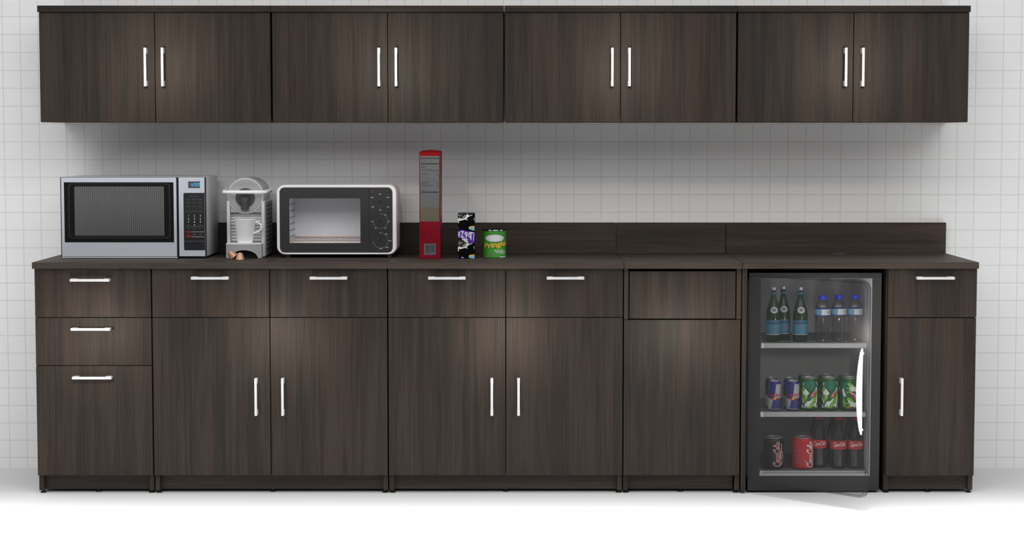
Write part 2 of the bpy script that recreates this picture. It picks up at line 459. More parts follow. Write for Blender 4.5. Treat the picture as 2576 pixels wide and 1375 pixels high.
# ------------------------------------------------------------------ wall cabinets
UX = [-0.42, 35.67, 71.76, 107.88, 144.0]
UL = ['dark wood double-door wall cabinet directly above the microwave, leftmost of the wall row',
      'dark wood double-door wall cabinet above the white toaster oven and red carton',
      'dark wood double-door wall cabinet above the bare worktop right of the green tube',
      'dark wood double-door wall cabinet above the beverage fridge, rightmost of the wall row']
for i in range(4):
    x0, x1 = UX[i], UX[i+1]
    t = thing('wall_cabinet', UL[i], 'cabinet', ((x0+x1)/2, -8, 56.92), 'dark wood wall cabinets in a row')
    a, b = x0+0.16, x1-0.16; yf = -15.0
    bm = bmesh.new()
    box(bm, a, a+0.7, yf, -0.1, 56.92, 73.9); box(bm, b-0.7, b, yf, -0.1, 56.92, 73.9)
    box(bm, a+0.7, b-0.7, yf, -0.1, 56.92, 57.6); box(bm, a+0.7, b-0.7, -0.6, -0.1, 57.6, 73.9)
    obj('carcass', bm, 'wood_in', t)
    bm = bmesh.new(); box(bm, x0+0.03-(0.05 if i == 0 else 0), x1-0.03, -16.05, -0.1, 73.92, 74.9, 0.04)
    obj('top_panel', bm, 'wood_h', t)
    xm = (x0+x1)/2
    for s_, (d0, d1, hx) in enumerate(((a, xm-0.05, xm-1.33), (xm+0.05, b, xm+1.33))):
        bm = bmesh.new(); box(bm, d0, d1, yf-0.72, yf-0.02, 56.95, 73.85, 0.03, 1)
        d = obj('door', bm, 'wood', t); handle_v(d, hx, 65.42, yf-0.72)

# ------------------------------------------------------------------ base cabinets
YF = -23.28; YC = YF+0.75; ZT = 34.64
def carcass(t, a, b, top_gap=False):
    bm = bmesh.new()
    box(bm, a, a+0.72, YC, -1.2, 0.42, ZT); box(bm, b-0.72, b, YC, -1.2, 0.42, ZT)
    box(bm, a+0.72, b-0.72, YC, -1.2, 2.9, 3.6); box(bm, a+0.72, b-0.72, -1.9, -1.2, 3.6, ZT)
    box(bm, a+0.72, b-0.72, YC, YC+3, ZT-0.7, ZT)
    obj('carcass', bm, 'wood_in', t)
    bm = bmesh.new(); box(bm, a+0.74, b-0.74, YC+1.0, YC+1.7, 0.45, 2.88); obj('kick_board', bm, 'wood_kick', t)
    for fx in (a+0.5, (a+b)/2, b-0.5):
        bm = bmesh.new(); lathe(bm, [(0.42, 0), (0.42, 0.2), (0.2, 0.22), (0.2, 0.46)], fx, (YC+0.5) if fx != (a+b)/2 else YC+1.3, 0, 16)
        obj('foot', bm, 'black', t, True)
def front(t, name, x0, x1, z0, z1, m='wood'):
    bm = bmesh.new(); box(bm, x0, x1, YF, YF+0.72, z0, z1, 0.03, 1); return obj(name, bm, m, t)
G = 'dark wood base cabinets in a row'
t = thing('base_cabinet', 'dark wood base cabinet with three stacked drawers at the left end, below the microwave', 'cabinet', (9, -12, 0), G)
carcass(t, 0.2, 17.9)
for (z0, z1, hz, hx) in ((27.24, 34.6, 32.98, 8.85), (19.86, 27.14, 25.49, 8.86), (2.87, 19.76, 18.04, 8.95)):
    d = front(t, 'drawer', 0.2, 17.88, z0, z1); handle_h(d, hx, hz, YF, 6.0)
for x0, lab in ((18, 'dark wood base cabinet with two drawers over two doors, below the coffee machine'),
                (54, 'dark wood base cabinet with two drawers over two doors, below the red carton and snacks')):
    t = thing('base_cabinet', lab, 'cabinet', (x0+18, -12, 0), G)
    a, b = x0+0.1, x0+35.9; xm = x0+18.02
    carcass(t, a, b)
    for d0, d1, hx, hd in ((a, xm-0.06, 27.08+x0-18, 33.9+x0-18), (xm+0.06, b, 45.1+x0-18, 37.98+x0-18)):
        d = front(t, 'drawer', d0, d1, 27.24, 34.6); handle_h(d, hx, 33.28, YF, 5.7)
        d = front(t, 'door', d0, d1, 2.87, 27.14); handle_v(d, hd, 15.12, YF, 5.75)
# bin cabinet: swing flap over a plain door
t = thing('bin_cabinet', 'dark wood cabinet with a handleless swing flap over a plain door, left of the fridge', 'cabinet', (99, -12, 0), G)
a, b = 90.08, 107.95
bm = bmesh.new()
box(bm, a, a+0.66, YF+0.1, -1.2, 26.9, ZT); box(bm, b-0.7, b, YF+0.1, -1.2, 26.9, ZT)
box(bm, a, a+0.72, YC, -1.2, 0.42, 26.9); box(bm, b-0.72, b, YC, -1.2, 0.42, 26.9)
box(bm, a+0.72, b-0.72, YC, -1.2, 2.9, 3.6); box(bm, a+0.72, b-0.72, -1.9, -1.2, 3.6, ZT)
obj('carcass', bm, 'wood_in', t)
bm = bmesh.new(); box(bm, a+0.74, b-0.9, YC+1.0, YC+1.7, 0.45, 2.88); obj('kick_board', bm, 'wood_kick', t)
bm = bmesh.new(); box(bm, a+0.8, b-0.86, YF+0.12, YF+0.75, 26.98, 34.26, 0.04, 1); obj('flap', bm, 'wood', t)
front(t, 'door', a, b-0.08, 2.87, 26.82)
for fx in (a+0.5, (a+b)/2, b-0.5):
    bm = bmesh.new(); lathe(bm, [(0.42, 0), (0.42, 0.2), (0.2, 0.22), (0.2, 0.46)], fx, (YC+0.5) if fx != (a+b)/2 else YC+1.3, 0, 16); obj('foot', bm, 'black', t, True)
# fridge surround with a narrow cabinet on its right
t = thing('fridge_cabinet', 'dark wood surround of the fridge with a narrow drawer and door unit at its right', 'cabinet', (126, -12, 0), G)
bm = bmesh.new(); box(bm, 108.1, 108.86, YF+0.02, -1.2, 0.3, ZT, 0.02, 1); obj('side_panel', bm, 'wood', t)
bm = bmesh.new(); box(bm, 108.88, 130.1, -1.9, -1.25, 0.3, ZT); obj('back_panel', bm, 'black', t)
a, b = 130.28, 143.9
bm = bmesh.new()
box(bm, a-0.1, a+0.62, YC, -1.2, 0.42, ZT); box(bm, b-0.72, b, YC, -1.2, 0.42, ZT)
box(bm, a+0.62, b-0.72, YC, -1.2, 2.9, 3.6); box(bm, a+0.62, b-0.72, -1.9, -1.2, 3.6, ZT); box(bm, a+0.62, b-0.72, YC, YC+3, ZT-0.7, ZT)
obj('carcass', bm, 'wood_in', t)
bm = bmesh.new(); box(bm, a+0.64, b-0.74, YC+0.7, YC+1.4, 0.45, 2.88); obj('kick_board', bm, 'wood_kick', t)
d = front(t, 'drawer', a+0.08, b, 27.2, 34.6); handle_h(d, 137.35, 33.27, YF, 5.75)
d = front(t, 'door', a+0.08, b-0.02, 2.8, 27.08); handle_v(d, 132.46, 15.1, YF, 5.75)
for fx in (a+0.4, 137.2, b-0.5):
    bm = bmesh.new(); lathe(bm, [(0.42, 0), (0.42, 0.2), (0.2, 0.22), (0.2, 0.46)], fx, YC+0.5 if fx != 137.2 else YC+1.0, 0, 16); obj('foot', bm, 'black', t, True)

# ------------------------------------------------------------------ worktops
WT = [(0, 18, 'dark wood worktop section at the far left, under most of the microwave'),
      (18, 54, 'dark wood worktop section carrying the coffee machine and the toaster oven'),
      (54, 90, 'dark wood worktop section carrying the red carton and green snack tube'),
      (90, 108, 'narrow empty dark wood worktop section over the bin flap'),
      (108, 144, 'empty dark wood worktop section with a cable grommet, over the fridge')]
for x0, x1, lab in WT:
    t = thing('worktop', lab, 'worktop', ((x0+x1)/2, -12, 34.66), 'dark wood worktop sections')
    g = 0.012 if x1 < 100 else 0.05
    bm = bmesh.new(); box(bm, x0+(g if x0 else 0), x1-(g if x1 < 144 else 0), -24, -0.1, 34.67, 35.65, 0.02, 1); s_ = obj('slab', bm, 'wood_top', t)
    bm = bmesh.new(); box(bm, x0+(g if x0 else 0), x1-(g+0.03 if x1 < 144 else 0), -1.15, -0.1, 35.66, 40.64, 0.02, 1); obj('backsplash', bm, 'wood_bs', t)
    if x0 == 108:
        bm = bmesh.new(); lathe(bm, [(1.25, 0), (1.25, 0.09), (1.1, 0.14), (0.2, 0.14)], 126.2, -2.9, 35.65, 28); obj('cable_grommet', bm, 'nes_dark', t, True)

# ------------------------------------------------------------------ microwave
mw = thing('microwave', 'silver countertop microwave with black glass door and blue 12:00 clock', 'microwave', (13.65, -9, 35.65))
x0, x1, z0, z1, yf = 2.3, 25.1, 35.66, 48.4, -14.1
bm = bmesh.new(); box(bm, x0+0.06, x1-0.02, yf+0.02, -2, z0+0.25, z1, 0.12); obj('housing', bm, 'steel_l', mw, True)
bm = bmesh.new()
box(bm, x0, 20.70, yf-0.28, yf, z0+0.05, z1-0.02, 0.06); box(bm, 20.72, x1, yf-0.28, yf, z0+0.05, z1-0.02, 0.06)
obj('trim', bm, 'navy', mw)
bm = bmesh.new()
ring(bm, rrect(x0+0.22, 20.50, z0+0.33, z1-0.08, 0.08), rrect(2.95, 20.08, 38.18, 47.58, 0.05), yf-0.62, yf-0.28)
dr = obj('door', bm, 'steel', mw)
bm = bmesh.new(); box(bm, x0+0.15, 20.55, yf-0.5, yf-0.28, z0+0.06, z0+0.27, 0.03); obj('door_sill', bm, 'steel_l', mw)
bm = bmesh.new(); box(bm, 2.94, 20.09, yf-0.5, yf-0.3, 38.17, 47.59); obj('glass', bm, 'blackglass', dr)
bm = bmesh.new(); ring(bm, rrect(3.62, 19.5, 38.85, 47.4, 0.5), rrect(3.78, 19.36, 38.98, 47.28, 0.45), yf-0.56, yf-0.5); obj('window_frame', bm, 'gunmetal', dr, True)
bm = bmesh.new(); box(bm, 4.55, 18.55, yf-0.53, yf-0.505, 39.3, 46.85); obj('window_screen', bm, 'smoke', dr)
P = Print()
for k in range(46):
    u = 4.62+k*0.303; P.rect(u, u+0.07, 39.3, 46.86, 'mw_line', 1)
    P.rect(u+0.1, u+0.24, 46.85, 46.99, 'smoke', 1); P.rect(u+0.1, u+0.24, 39.16, 39.3, 'smoke', 1)
P.build('screen_lines', dr, flat(yf-0.53), step=0.006)
P = Print(); P.text('SAMSUNG', 11.6, 37.52, 0.36, 'txt_white', w=2.3); P.build('brand_lettering', dr, flat(yf-0.62), step=0.01)
bm = bmesh.new(); box(bm, 20.86, 24.92, yf-0.62, yf-0.28, z0+0.33, z1-0.08, 0.06); cp = obj('control_panel', bm, 'steel', mw)
P = Print()
P.rect(22.38, 24.22, 46.68, 47.72, 'disp', 1)
SEG = {'1': 'bc', '2': 'abged', '0': 'abcdef'}
SP = {'a': ((0, 2), (1, 2)), 'b': ((1, 2), (1, 1)), 'c': ((1, 1), (1, 0)), 'd': ((0, 0), (1, 0)), 'e': ((0, 1), (0, 0)), 'f': ((0, 2), (0, 1)), 'g': ((0, 1), (1, 1))}
for k, ch in enumerate('1200'):
    for sg in SEG[ch]:
        (a0, b0), (a1, b1) = SP[sg]; f_ = 0.08
        q = [(a0+(a1-a0)*f_, b0+(b1-b0)*f_), (a1-(a1-a0)*f_, b1-(b1-b0)*f_)]
        P.ribbon([(22.62+k*0.4+(0.03 if k > 1 else 0)+a*0.24+b*0.05, 46.98+b*0.23) for a, b in q], 0.07, 'cyan', 3)
for zc in (47.08, 47.3): P.ell(23.37+(zc-47)*0.2, zc, 0.03, 0.03, 'cyan', 3, n=8)
P.poly([(24.91, 36.95), (24.91, 45.92)]+rrect(21.62, 25.1, 36.95, 45.92, 0.2, 4)[5:15], 'panelblack', 1)
P.rect(21.7, 24.92, 36.97, 38.28, 'navy', 3); P.rect(21.7, 24.92, 38.32, 38.42, 'txt_dim', 3)
P.text('Auto Sensor', 23.3, 45.42, 0.14, 'txt_grey', w=1.4, layer=3)
for r, row in enumerate((('Popcorn', 'Potato', 'Auto Reheat'), ('Beverage', 'Pizza', 'Dinner'), ('Defrost', 'Vegetable', 'Snacks'), ('Sensor Cook', 'Sensor Reheat', 'Favourite'))):
    zz = (44.95, 44.4, 43.78, 43.1)[r]
    for c_, w_ in enumerate(row): P.text(w_, 22.37+0.93*c_, zz, 0.13, 'txt_grey', w=min(0.8, 0.1*len(w_)), layer=3)
    P.rect(21.95, 24.75, zz-0.32, zz-0.29, 'txt_dim', 3)
for r, row in enumerate(('123', '456', '789')):
    for c_, w_ in enumerate(row): P.text(w_, 22.37+0.93*c_, 42.35-0.48*r, 0.27, 'txt_white', bold=0.01, layer=3)
P.text('0', 23.3, 40.91, 0.27, 'txt_white', layer=3); P.text('Auto', 22.37, 40.9, 0.13, 'txt_grey', w=0.6, layer=3); P.text('Defrost', 24.23, 40.9, 0.12, 'txt_grey', w=0.75, layer=3)
P.rect(21.95, 24.75, 40.6, 40.64, 'txt_grey', 3)
for c_, w_ in enumerate(('More', 'Less', 'Timer')): P.text(w_, 22.37+0.93*c_, 40.3, 0.13, 'txt_grey', w=0.42, layer=3)
P.rect(21.9, 22.86, 39.78, 39.9, 'red', 3); P.rect(22.86, 24.8, 39.78, 39.9, 'txt_grey', 3)
P.rect(21.9, 22.86, 39.0, 39.12, 'red', 3); P.rect(22.86, 24.8, 39.0, 39.12, 'txt_grey', 3)
P.text('Stop', 22.37, 39.58, 0.15, 'red', w=0.45, bold=0.02, layer=3); P.text('Cancel', 22.37, 39.32, 0.15, 'red', w=0.8, bold=0.02, layer=3)
P.text('+30Sec', 23.3, 39.45, 0.18, 'txt_grey', w=0.68, layer=3); P.text('Start', 24.27, 39.45, 0.18, 'txt_grey', w=0.55, layer=3)
P.build('keypad', cp, flat(yf-0.62), step=0.006)

# ------------------------------------------------------------------ coffee machine
cf = thing('coffee_machine', 'grey capsule coffee machine with round drum head, between the microwave and the toaster oven', 'coffee machine', (31, -10, 35.65))
ZB = 35.65
bm = bmesh.new()
box(bm, 28.05, 28.55, -12.6, -3.2, ZB+0.15, 44.6, 0.08); box(bm, 33.5, 34.0, -12.6, -3.2, ZB+0.15, 44.6, 0.08)
box(bm, 28.55, 33.5, -10.9, -3.2, ZB+0.15, 42.7); box(bm, 28.55, 33.5, -11.9, -3.2, 42.75, 44.0)
obj('body', bm, 'nes_light', cf, True)
bm = bmesh.new(); box(bm, 34.0, 34.12, -12.2, -3.4, ZB+0.3, 44.4, 0.03); sp_ = obj('side_panel', bm, 'nes_side', cf)
bm = bmesh.new()
for k in range(11):
    zz = 36.9+k*0.68
    box(bm, 34.12, 34.16, -11.6, -4.2, zz, zz+0.13)
obj('side_slots', bm, 'slot', sp_)
bm = bmesh.new()
for k in range(9):
    zz = 38.2+k*0.5
    pts = [(-10.92, zz), (-11.3, zz+0.06), (-11.35, zz+0.14), (-10.92, zz+0.44)]
    va = [bm.verts.new((28.57, y, z)) for y, z in pts]; vb = [bm.verts.new((33.48, y, z)) for y, z in pts]
    for i in range(4): bm.faces.new((va[i], vb[i], vb[(i+1) % 4], va[(i+1) % 4]))
    bm.faces.new(va[::-1]); bm.faces.new(vb)
obj('ribbed_back', bm, 'white', cf)
# drum: horizontal cylinder, its face to the room
def lathe_y(bm, prof, cx, cz, seg=48, mi=0):
    rows = [[bm.verts.new((cx+r*math.cos(2*PI*i/seg), y, cz+r*math.sin(2*PI*i/seg))) for i in range(seg)] for r, y in prof]
    for k in range(len(rows)-1):
        for i in range(seg): bm.faces.new((rows[k][i], rows[k][(i+1) % seg], rows[k+1][(i+1) % seg], rows[k+1][i])).material_index = mi
    bm.faces.new(rows[0]).material_index = mi; bm.faces.new(rows[-1][::-1]).material_index = mi
bm = bmesh.new()
lathe_y(bm, [(2.72, -12.5), (2.85, -12.35), (2.85, -3.6), (2.7, -3.4)], 31.0, 45.4)
obj('drum', bm, 'nes_light', cf, True)
bm = bmesh.new(); lathe_y(bm, [(2.5, -12.62), (2.6, -12.5)], 31.0, 45.4)
pts = [(28.62, 42.78), (33.46, 42.78), (33.46, 44.6), (28.62, 44.6)]
prism(bm, pts, -12.3, -11.92)
obj('grille_face', bm, 'mesh_grey', cf)
bm = bmesh.new(); lathe_y(bm, [(1.2, -12.85), (1.5, -12.78), (1.52, -12.6)], 31.0, 45.1); lathe_y(bm, [(0.7, -13.0), (0.78, -12.85)], 31.0, 45.3)
obj('outlet_disc', bm, 'nes_dark', cf, True)
bm = bmesh.new(); lathe(bm, [(0.55, 0), (0.62, 0.1), (0.62, 1.2), (0.75, 1.4), (0.75, 2.0)], 31.0, -13.1, 43.2, 24)
obj('spout', bm, 'nes_dark', cf, True)
bm = bmesh.new()
hp = [(34.45, -7.0, 46.35), (34.5, -10.5, 46.2), (34.3, -12.8, 46.1)]
hp += [(31.0+3.35*math.cos(math.radians(a)), -13.0+(-1.35)*math.sin(math.radians(a)), 46.05) for a in range(5, 176, 9)]
hp += [(27.7, -12.8, 46.1), (27.62, -11.0, 46.2), (27.7, -8.5, 46.3)]
tube(bm, hp, 0.27, 12); obj('lever_handle', bm, 'white', cf, True)
bm = bmesh.new(); box(bm, 33.95, 34.45, -7.3, -6.7, 45.8, 46.5, 0.08); obj('lever_pivot', bm, 'nes_dark', cf)
bm = bmesh.new(); box(bm, 27.55, 28.2, -8.9, -8.2, 45.8, 46.5, 0.08); obj('lever_pivot', bm, 'nes_dark', cf)
# drip base: bulging front with an arch cut into it
def bulge(x): return -14.0-0.85*(1-((x-30.9)/2.95)**2)
bm = bmesh.new(); n = 30
def zlow(x):
    q = ((x-31.0)/2.1)**2
    return ZB+0.06+(1.25*math.sqrt(max(0, 1-q)) if q < 1 else 0)
rows = []
for i in range(n+1):
    x = 28.1+5.6*i/n; y = bulge(x)
    rows.append([bm.verts.new((x, y, zlow(x))), bm.verts.new((x, y, 37.85)), bm.verts.new((x, y+0.35, 37.85)), bm.verts.new((x, y+0.35, zlow(x)))])
for i in range(n):
    for k in range(4): bm.faces.new((rows[i][k], rows[i+1][k], rows[i+1][(k+1) % 4], rows[i][(k+1) % 4]))
bm.faces.new(rows[0]); bm.faces.new(rows[-1][::-1])
box(bm, 28.1, 28.5, -14.0, -9.3, ZB+0.06, 37.85); box(bm, 33.3, 33.7, -14.0, -9.3, ZB+0.06, 37.85)
obj('drip_base', bm, 'mesh_grey', cf, True)
bm = bmesh.new()
va = [(28.1+5.6*i/n, bulge(28.1+5.6*i/n)-0.04) for i in range(n+1)]+[(33.7, -9.3), (28.1, -9.3)]
a_ = [bm.verts.new((x, y, 37.86)) for x, y in va]; b_ = [bm.verts.new((x, y, 38.0)) for x, y in va]
bm.faces.new(a_[::-1]); bm.faces.new(b_)
for i in range(len(va)): bm.faces.new((a_[i], a_[(i+1) % len(va)], b_[(i+1) % len(va)], b_[i]))
obj('tray_rim', bm, 'white', cf)
bm = bmesh.new(); box(bm, 28.55, 33.25, -12.8, -10.95, ZB+0.04, 37.8); obj('drip_tray', bm, 'slot', cf)

cup = thing('coffee_cup', 'white flared porcelain cup standing on the drip tray of the coffee machine', 'cup', (31.0, -12.9, 38.0))
bm = bmesh.new()
lathe(bm, [(1.05, 0), (1.18, 0.03), (1.3, 0.8), (1.62, 3.2), (1.86, 3.62), (1.9, 3.7), (1.8, 3.7), (1.55, 3.2), (1.2, 0.7), (1.0, 0.2), (0.1, 0.2)], 31.0, -13.3, 38.02, 40)
obj('bowl', bm, 'porcelain', cup, True)
bm = bmesh.new()
hp = [(32.35, -13.3, 41.2)]+[(32.75+0.85*math.sin(math.radians(a))*(1.0 if a < 90 else 0.95), -13.3, 40.5+0.78*math.cos(math.radians(a))) for a in range(5, 176, 12)]+[(32.2, -13.3, 39.5)]
tube(bm, hp, 0.16, 10, sy=1.3)
obj('cup_handle', bm, 'porcelain', cup, True)

def capsule(bm, seg=26):
    n = seg; prof = [(0.78, 0), (0.8, 0.05), (0.68, 0.07), (0.42, 1.0), (0.3, 1.14), (0.1, 1.18)]
    rows = [[bm.verts.new(((r*(1+(0.035 if i % 2 else 0) if 0.06 < z < 1.1 else r))*math.sin(2*PI*i/n), -(r*(1+(0.035 if i % 2 else 0) if 0.06 < z < 1.1 else r))*math.cos(2*PI*i/n), z)) for i in range(n)] for r, z in prof]
    for k in range(len(rows)-1):
        for i in range(n): bm.faces.new((rows[k][i], rows[k][(i+1) % n], rows[k+1][(i+1) % n], rows[k+1][i]))
    bm.faces.new(rows[0][::-1]); bm.faces.new(rows[-1])
g = 'copper coffee capsules in front of the coffee machine'
bm = bmesh.new(); capsule(bm)
o = obj('coffee_capsule', bm, 'copper', None, True, Matrix.Translation((30.85, -18.2, ZB+0.01)), (30.85, -18.2, ZB))
o['label'] = 'copper coffee capsule standing upright, the right one of the pair'; o['category'] = 'coffee capsule'; o['group'] = g
bm = bmesh.new(); capsule(bm)
o = obj('coffee_capsule', bm, 'copper', None, True, Matrix.Translation((29.75, -17.3, ZB+0.42)) @ Matrix.Rotation(math.radians(-38), 4, 'Y') @ Matrix.Rotation(math.radians(12), 4, 'X'), (29.6, -17.2, ZB))
o['label'] = 'copper coffee capsule tilted over, leaning left of the upright one'; o['category'] = 'coffee capsule'; o['group'] = g

# ------------------------------------------------------------------ toaster oven
ov = thing('toaster_oven', 'white rounded toaster oven with charcoal face and dial markings', 'oven', (45.3, -8, 35.65))
bm = bmesh.new()
def shell_loop(y, d):
    return [bm.verts.new((x, y, z)) for x, z in rrect(35.95+d, 54.85-d, 36.12+d, 47.12-d, 1.3-d*0.3, 10)]
loops = [[bm.verts.new((x, -12.95, z)) for x, z in rrect(36.42, 54.2, 36.45, 46.72, 0.8, 10)]]
loops += [shell_loop(*a_) for a_ in ((-13.05, 0.22), (-13.0, 0.1), (-12.8, 0.0), (-12.2, -0.03), (-4.0, 0.0), (-3.0, 0.25), (-2.6, 0.7))]
loops.append([bm.verts.new((x, -2.9, z)) for x, z in rrect(36.42, 54.2, 36.45, 46.72, 0.8, 10)])
loops = [loops[-1]]+loops
for p_, q_ in zip(loops, loops[1:]):
    for i in range(len(p_)): bm.faces.new((p_[i], p_[(i+1) % len(p_)], q_[(i+1) % len(p_)], q_[i]))
obj('shell', bm, 'white', ov, True)
bm = bmesh.new(); box(bm, 36.5, 54.1, -3.0, -2.7, 36.5, 46.65); obj('back_plate', bm, 'nes_dark', ov)
bm = bmesh.new(); ring(bm, rr4(36.43, 50.45, 36.46, 46.71, (0.01, 0.75, 0.75, 0.01)), rrect(37.93, 49.12, 37.94, 45.0, 0.1, 8), -12.95, -12.5); dr = obj('door', bm, 'ovenface', ov)
bm = bmesh.new(); q_ = rrect(49.0, 54.19, 36.46, 46.71, 0.75, 8); prism(bm, [(50.48, 46.71), (50.48, 36.46)]+q_[27:]+q_[:9], -12.95, -12.5)
cp = obj('control_panel', bm, 'ovenface', ov)
bm = bmesh.new()
for a_ in ((37.6, 37.9, -12.45, -6.2, 37.6, 45.3), (49.9, 50.1, -12.45, -6.2, 37.6, 45.3), (37.9, 49.9, -12.45, -6.2, 37.4, 37.6), (37.9, 49.9, -12.45, -6.2, 45.3, 45.5), (37.6, 50.1, -6.4, -6.2, 37.4, 45.5)): box(bm, *a_)
obj('cavity', bm, 'ovencav', ov)
bm = bmesh.new()
for k in range(6):
    zz = 38.9+k*1.02; tube(bm, [(37.95, -12, zz), (38.1, -12, zz), (38.1, -6.6, zz), (37.95, -6.6, zz)], 0.06, 6)
obj('rack_rails', bm, 'rail', ov)
bm = bmesh.new()
tube(bm, [(38.1, -12.0, 38.35), (49.8, -12.0, 38.35)], 0.09, 8); tube(bm, [(38.1, -6.8, 38.6), (49.8, -6.8, 38.6)], 0.10, 8)
tube(bm, [(38.15, -12.0, 38.35), (38.6, -6.8, 38.6)], 0.07, 8)
box(bm, 38.1, 49.8, -12.2, -11.8, 37.72, 37.95, 0.03, 1)
obj('heating_rack', bm, 'copper_tube', ov, True)
bm = bmesh.new()
for k in range(10):
    xx = 38.45+k*1.12; tube(bm, [(xx, -12.1, 38.08), (xx, -12.1, 38.5)], 0.08, 6); tube(bm, [(xx, -12.0, 38.36), (xx+0.05, -6.8, 38.6)], 0.035, 6)
obj('rack_wires', bm, 'steel_l', ov)
for fx in (37.6, 53.6):
    for fy in (-11.8, -4):
        bm = bmesh.new(); lathe(bm, [(0.36, 0), (0.42, 0.1), (0.5, 0.5)], fx, fy, 35.66, 18); obj('foot', bm, 'nes_dark' if fy > -5 else 'rail', ov, True)
P = Print()
def px(u): return 50.56+(u-1500)/5.98/16.05       # reading scale of the panel
def pz(v): return 46.68-(v-190)/5.98/15.95
def lab(s, u, v, w=0.42, m='txt_white'): P.text(s, px(u), pz(v), 0.13, m, w=w, bold=0.02, layer=2)
P.ell(px(1665), pz(400), 0.23, 0.23, 'panelblack', 1)
for s, u, v in (('TOAST', 1663, 285), ('BROIL', 1545, 335), ('BAKE', 1780, 335), ('WARM', 1548, 477), ('ROAST', 1782, 477), ('PIZZA', 1665, 524)): lab(s, u, v)
P.build('function_scale', cp, flat(-12.95), step=0.008); P = Print(); P.ell(px(1665), pz(692), 0.23, 0.23, 'panelblack', 1)
cx_, cz_ = px(1667), pz(692); P.ribbon(arc(cx_, cz_, 1.16, 92, -180, 30), 0.05, 'txt_grey', 2)
for s, u, v in (('150', 1740, 594), ('200', 1793, 694), ('250', 1740, 796), ('300', 1592, 796), ('350', 1540, 694)): lab(s, u, v, 0.26)
P.build('temperature_scale', cp, flat(-12.95), step=0.008); P = Print(); P.ell(px(1665), pz(982), 0.23, 0.23, 'panelblack', 1)
cx_, cz_ = px(1667), pz(982); P.ribbon(arc(cx_, cz_, 1.16, 80, -178, 30), 0.05, 'txt_grey', 2)
for s, u, v, w in (('OFF', 1665, 865, 0.26), ('5MIN', 1752, 884, 0.38), ('15MIN', 1806, 986, 0.48), ('30MIN', 1762, 1084, 0.48), ('45MIN', 1668, 1104, 0.5)): lab(s, u, v, w)
P.build('timer_scale', cp, flat(-12.95), step=0.008); P = Print()
P.ribbon(arc(px(1545), pz(244), 0.13, 0, 330, 12), 0.06, 'red', 2)
P.build('power_mark', cp, flat(-12.95), step=0.008)

# ------------------------------------------------------------------ cartons and tube on the worktop
bx = thing('cereal_carton', 'tall narrow red carton with nutrition label and barcode facing out', 'box', (60.2, -12, 35.65))
bm = bmesh.new(); box(bm, 58.55, 61.82, -15.8, -8.2, 35.66, 52.3, 0.04, 1)
body = obj('body', bm, 'box_red', bx)
bm = bmesh.new()
vv = [bm.verts.new(p) for p in ((58.55, -15.8, 52.3), (61.82, -15.8, 52.3), (61.82, -8.2, 52.3), (58.55, -8.2, 52.3), (58.9, -12.5, 52.5), (60.0, -12.2, 52.62), (60.9, -12.2, 52.58), (61.0, -12, 52.52), (61.7, -12, 52.5))]
for f in ((0, 1, 8, 7, 6, 5, 4), (3, 4, 5, 6, 7, 8, 2), (0, 4, 3), (1, 2, 8)): bm.faces.new([vv[i] for i in f])
obj('top_flap', bm, 'box_red', bx)
P = Print(); u0, u1 = 58.68, 61.66
P.rect(u0, u1, 43.72, 51.7, 'box_grey', 1); P.rect(u0, u1, 41.5, 43.72, 'box_tan', 1); P.rect(58.56, 61.72, 35.7, 41.45, 'box_pink', 1)
P.text('Nutrition Facts', 60.17, 51.38, 0.32, 'txt_black', w=2.8, bold=0.03, layer=3)
P.text('Serving Size 1 Cup (30g)', 58.8, 51.02, 0.17, 'txt_dim', w=1.8, align='l', layer=3); P.text('Servings Per Container 9', 58.8, 50.75, 0.17, 'txt_dim', w=1.8, align='l', layer=3)
P.rect(58.8, 61.55, 50.42, 50.56, 'txt_black', 3)
L_ = [('Amount Per Serving', 0, 0, ''), ('Calories', 1, 0, '7'), ('Calories from Fat', 0, .15, ''), ('-', 0, 0, ''), ('% Daily Value', 0, 1.75, ''), ('Total Fat 1g', 1, 0, '2%'), ('Saturated Fat 0g', 0, .15, '0%'), ('Trans Fat 0g', 0, .15, ''), ('Polyunsaturated Fat 0g', 0, .15, ''), ('Monounsaturated Fat 0g', 0, .15, ''), ('Cholesterol 0mg', 1, 0, '0%'), ('Sodium 150mg', 1, 0, '6%'), ('Total Carbohydrate 24g', 1, 0, '8%'), ('Dietary Fiber 2g', 0, .15, '10%'), ('Sugars 9g', 0, .15, ''), ('Protein 2g', 1, 0, '')]
zz = 50.24
for s, b_, ind, pc in L_:
    if s == '-': P.rect(58.8, 61.55, zz-0.01, zz+0.05, 'txt_black', 3)
    else:
        P.text(s, 58.82+ind, zz, 0.17, 'txt_black' if b_ else 'txt_dim', w=min(2.0, 0.088*len(s)), align='l', bold=0.02 if b_ else 0, layer=3)
        if pc: P.text(pc, 61.5, zz, 0.15, 'txt_black', align='r', layer=3)
    zz -= 0.262
P.rect(58.8, 61.55, 46.0, 46.14, 'txt_black', 3)
for k in range(2): P.text('Vitamin A 10%', 58.85, 45.85-0.25*k, 0.15, 'txt_dim', w=1.0, align='l', layer=3); P.text('Vitamin C 10%', 60.5, 45.85-0.25*k, 0.15, 'txt_dim', w=1.0, align='l', layer=3)
for k in range(7):
    for c_ in range(4 if k > 2 else 1):
        P.text('Percent Daily Values are based on' if k < 3 else '65g', 58.85+0.8*c_, 45.3-0.22*k, 0.12, 'txt_dim', w=2.6 if k < 3 else 0.3, align='l', layer=3)
